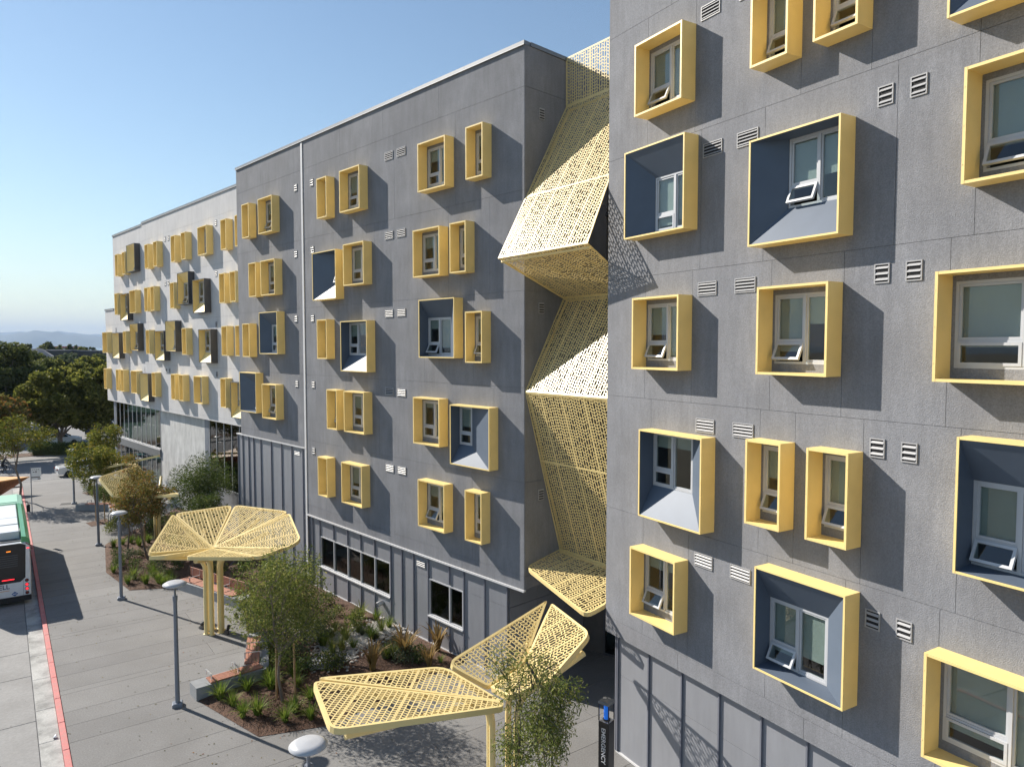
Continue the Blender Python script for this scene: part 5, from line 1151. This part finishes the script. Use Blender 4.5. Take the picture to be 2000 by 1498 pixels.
for q in range(34):
    tt = gq.random(); u = 515 + 350 * tt; v_ = 1205 + 95 * tt + gq.uniform(-28, 34) * (1 - .5 * tt)
    if 640 < u < 780 and gq.random() < .45: continue
    x, y = gpx(u, v_); o = tuft('mixed tuft in the bed along the podium', x, y, gq.uniform(.8, 1.5), ['d', 's', 'g'][q % 3], 'mixed tufts along the podium', q)
# flax plants: every large blade is a leaf of its own
def flax_leaf(seed, ln):
    g = np.random.default_rng(seed); b = MB(); k_ = 6; pts = []; p = Vector((0, 0, 0)); ben = g.uniform(.1, .9)
    for q in range(k_ + 1):
        w_ = .042 * (1 - (q / k_) ** 2) + .003; pts += [(p.x, -w_, p.z), (p.x, 0, p.z - .006), (p.x, w_, p.z)]; an = .25 + ben * (q / k_) ** 1.6 * 2.0; p = p + Vector((math.sin(an), 0, math.cos(an))) * ln / k_
    b.add(pts, [(3 * q + a, 3 * q + a + 1, 3 * q + a + 4, 3 * q + a + 3) for q in range(k_) for a in (0, 1)]); me = bpy.data.meshes.new('leaf'); me.from_pydata(b.v, [], b.f); me.materials.append(M['flax']); return me
FL = [flax_leaf(300 + k, random.uniform(.8, 1.15)) for k in range(8)]
for i, (u, v_, s, lab) in enumerate([(728, 1308, 1.05, 'bronze flax plant with upright orange blades just above the near canopy'), (790, 1285, 1.15, 'large arching bronze flax in the middle of its group'), (855, 1270, 1.05, 'bronze flax plant nearest the two-pane podium window'), (838, 1300, .8, 'smaller russet flax low beside the canopy tip')]):
    x, y = gpx(u, v_ + 4); t = thing('flax_plant', lab, 'flax plant', (x, y, .05), 0, 'bronze flax plants')
    for k in range(34):
        o = place(FL[(k * 3 + i) % 8], 'leaf', t, (random.uniform(-.05, .05), random.uniform(-.05, .05), 0), k * 2.4 + i); sc = s * random.uniform(.85, 1.5); o.scale = (sc, sc, sc)
# cobbles along the dry stream
g = np.random.default_rng(55); b = MB(); ico = [(0, 0, 1), (.89, 0, .45), (.28, .85, .45), (-.72, .53, .45), (-.72, -.53, .45), (.28, -.85, .45), (.72, .53, -.3), (-.28, .85, -.3), (-.89, 0, -.3), (-.28, -.85, -.3), (.72, -.53, -.3)]
icf = [(0, 1, 2), (0, 2, 3), (0, 3, 4), (0, 4, 5), (0, 5, 1), (1, 6, 2), (2, 7, 3), (3, 8, 4), (4, 9, 5), (5, 10, 1), (6, 7, 2), (7, 8, 3), (8, 9, 4), (9, 10, 5), (10, 6, 1)]
st = [gpx(648, 1296), gpx(665, 1268), gpx(705, 1248), gpx(745, 1225), gpx(772, 1232)]
st2 = [gpx(560, 1205), gpx(600, 1235), gpx(640, 1250), gpx(690, 1262)]
for path, wd, cnt in ((st, .85, 2600), (st2, .7, 900)):
    for _ in range(cnt):
        s = g.uniform(0, len(path) - 1.001); i = int(s); t_ = s - i; x = path[i][0] * (1 - t_) + path[i + 1][0] * t_ + g.normal() * wd * .5; y = path[i][1] * (1 - t_) + path[i + 1][1] * t_ + g.normal() * wd * .5; r = g.uniform(.03, .085); an = g.uniform(0, 6.28); ca, sa = math.cos(an), math.sin(an); e1, e2 = g.uniform(.7, 1.3), g.uniform(.4, .8)
        b.add([(x + (vx * e1 * ca - vy * sa) * r, y + (vx * e1 * sa + vy * ca) * r, .085 + vz * r * e2) for vx, vy, vz in ico], icf, False)
tag(b.build('cobbles', 'stone'), kind='stuff')
# shredded bark chips standing out of the mulch
b = MB()
polys = [[(-10.63, 23.47), (-7.80, 21.26), (-5.89, 21.88), (-4.2, 23.6), (-8.5, 25.2)], [(-24.56, 42.3), (-21.56, 37.16), (-18.82, 34.38), (-16.95, 34.75), (-19, 39)]]
for pl in polys:
    for _ in range(5200):
        w_ = g.dirichlet([1] * len(pl)); x = sum(a * p[0] for a, p in zip(w_, pl)) + g.normal() * .25; y = sum(a * p[1] for a, p in zip(w_, pl)) + g.normal() * .25
        an = g.uniform(0, 6.28); l = g.uniform(.02, .07); w2 = .012; z = .06 + g.uniform(0, .05); dx, dy = math.cos(an) * l, math.sin(an) * l; tz = g.uniform(-.02, .03)
        b.add([(x - dx, y - dy, z), (x - dy * w2 / l, y + dx * w2 / l, z + .012), (x + dx, y + dy, z + tz), (x + dy * w2 / l, y - dx * w2 / l, z + .004)], [(0, 1, 2, 3)])
tag(b.build('bark_chips', 'mulch'), kind='stuff')

# plants of one kind in one bed differ only by where they stand: say so, counted from the left of the picture
ORD = ['leftmost', 'second', 'third', 'fourth', 'fifth', 'sixth', 'seventh', 'eighth', 'ninth', 'tenth', 'eleventh', 'twelfth', 'thirteenth', 'fourteenth', 'fifteenth', 'sixteenth', 'seventeenth', 'eighteenth', 'nineteenth', 'twentieth', 'twenty-first', 'twenty-second', 'twenty-third', 'twenty-fourth', 'twenty-fifth', 'twenty-sixth', 'twenty-seventh', 'twenty-eighth', 'twenty-ninth', 'thirtieth', 'thirty-first', 'thirty-second', 'thirty-third', 'thirty-fourth']
def relabel(group, text):
    os_ = sorted([o for o in bpy.data.objects if o.get('group') == group and o.parent is None], key=lambda o: o.location.x / o.location.y)
    for i, o in enumerate(os_): o['label'] = text + ', ' + (ORD[i] if i == 0 else ('rightmost' if i == len(os_) - 1 else ORD[i] + ' from the left'))
for gr, tx in (('shrubs along the podium', 'mixed green shrub along the grey podium'), ('grass tufts in the cobbles', 'grass tuft among the pale cobbles'), ('mixed tufts along the podium', 'olive or sage grass tuft in the podium bed'), ('shrubs below the tall podium', 'shrub at the foot of the tall podium'), ('grass tufts in the triangular bed', 'grass tuft in the triangular mulch bed'),
    ('low shrubs in the triangular bed', 'low shrub in the triangular mulch bed'), ('shrubs between the benches', 'green plaza edge shrub between the benches'), ('shrubs in the far bed', 'rounded shrub by the far glass wall'), ('shrubs behind the far bench', 'green shrub behind the far bench'), ('grass tufts by the planter', 'small grass tuft before the orange planter'), ('steel bike rack loops', 'curved steel bike rack loop by the tree pit')): relabel(gr, tx)

# fallen leaves scattered on the paving near the beds and trees
g = np.random.default_rng(5); b = MB()
for cx, cy, sd_, cnt in ((-8.5, 21.0, 2.6, 160), (-28.3, 47.0, 2.0, 90), (-18.5, 33.0, 2.2, 110), (.6, 15.5, 2.0, 150), (-10.5, 26.0, 1.6, 70), (-14.5, 30.5, 2.6, 90)):
    for _ in range(cnt):
        x, y = cx + g.normal() * sd_, cy + g.normal() * sd_; a = g.uniform(0, 6.28); l = g.uniform(.025, .05); c_, s_ = math.cos(a) * l, math.sin(a) * l
        b.add([(x - c_, y - s_, .006), (x + s_ * .4, y - c_ * .4, .014), (x + c_, y + s_, .008), (x - s_ * .4, y + c_ * .4, .018)], [(0, 1, 2, 3)])
tag(b.build('fallen_leaves', 'leaf_rust'), kind='stuff')

# ------------------------------------------------------------ haze
m = bpy.data.materials.new('haze'); m.use_nodes = True; N = m.node_tree.nodes
for n_ in list(N): N.remove(n_)
o_ = N.new('ShaderNodeOutputMaterial'); pv = N.new('ShaderNodeVolumePrincipled'); pv.inputs['Density'].default_value = HAZE; pv.inputs['Color'].default_value = (.52, .71, 1, 1); pv.inputs['Anisotropy'].default_value = .0
m.node_tree.links.new(pv.outputs[0], o_.inputs['Volume'])
if HAZE > 0:
    tag(MB().box(-26000, 26000, -26000, 26000, -18, 700).build('haze', m), kind='stuff')
SC.cycles.volume_bounces = 0; SC.cycles.max_bounces = 6; SC.cycles.diffuse_bounces = 3; SC.cycles.glossy_bounces = 3; SC.cycles.transmission_bounces = 4; SC.cycles.transparent_max_bounces = 10
SC.cycles.sample_clamp_indirect = 6
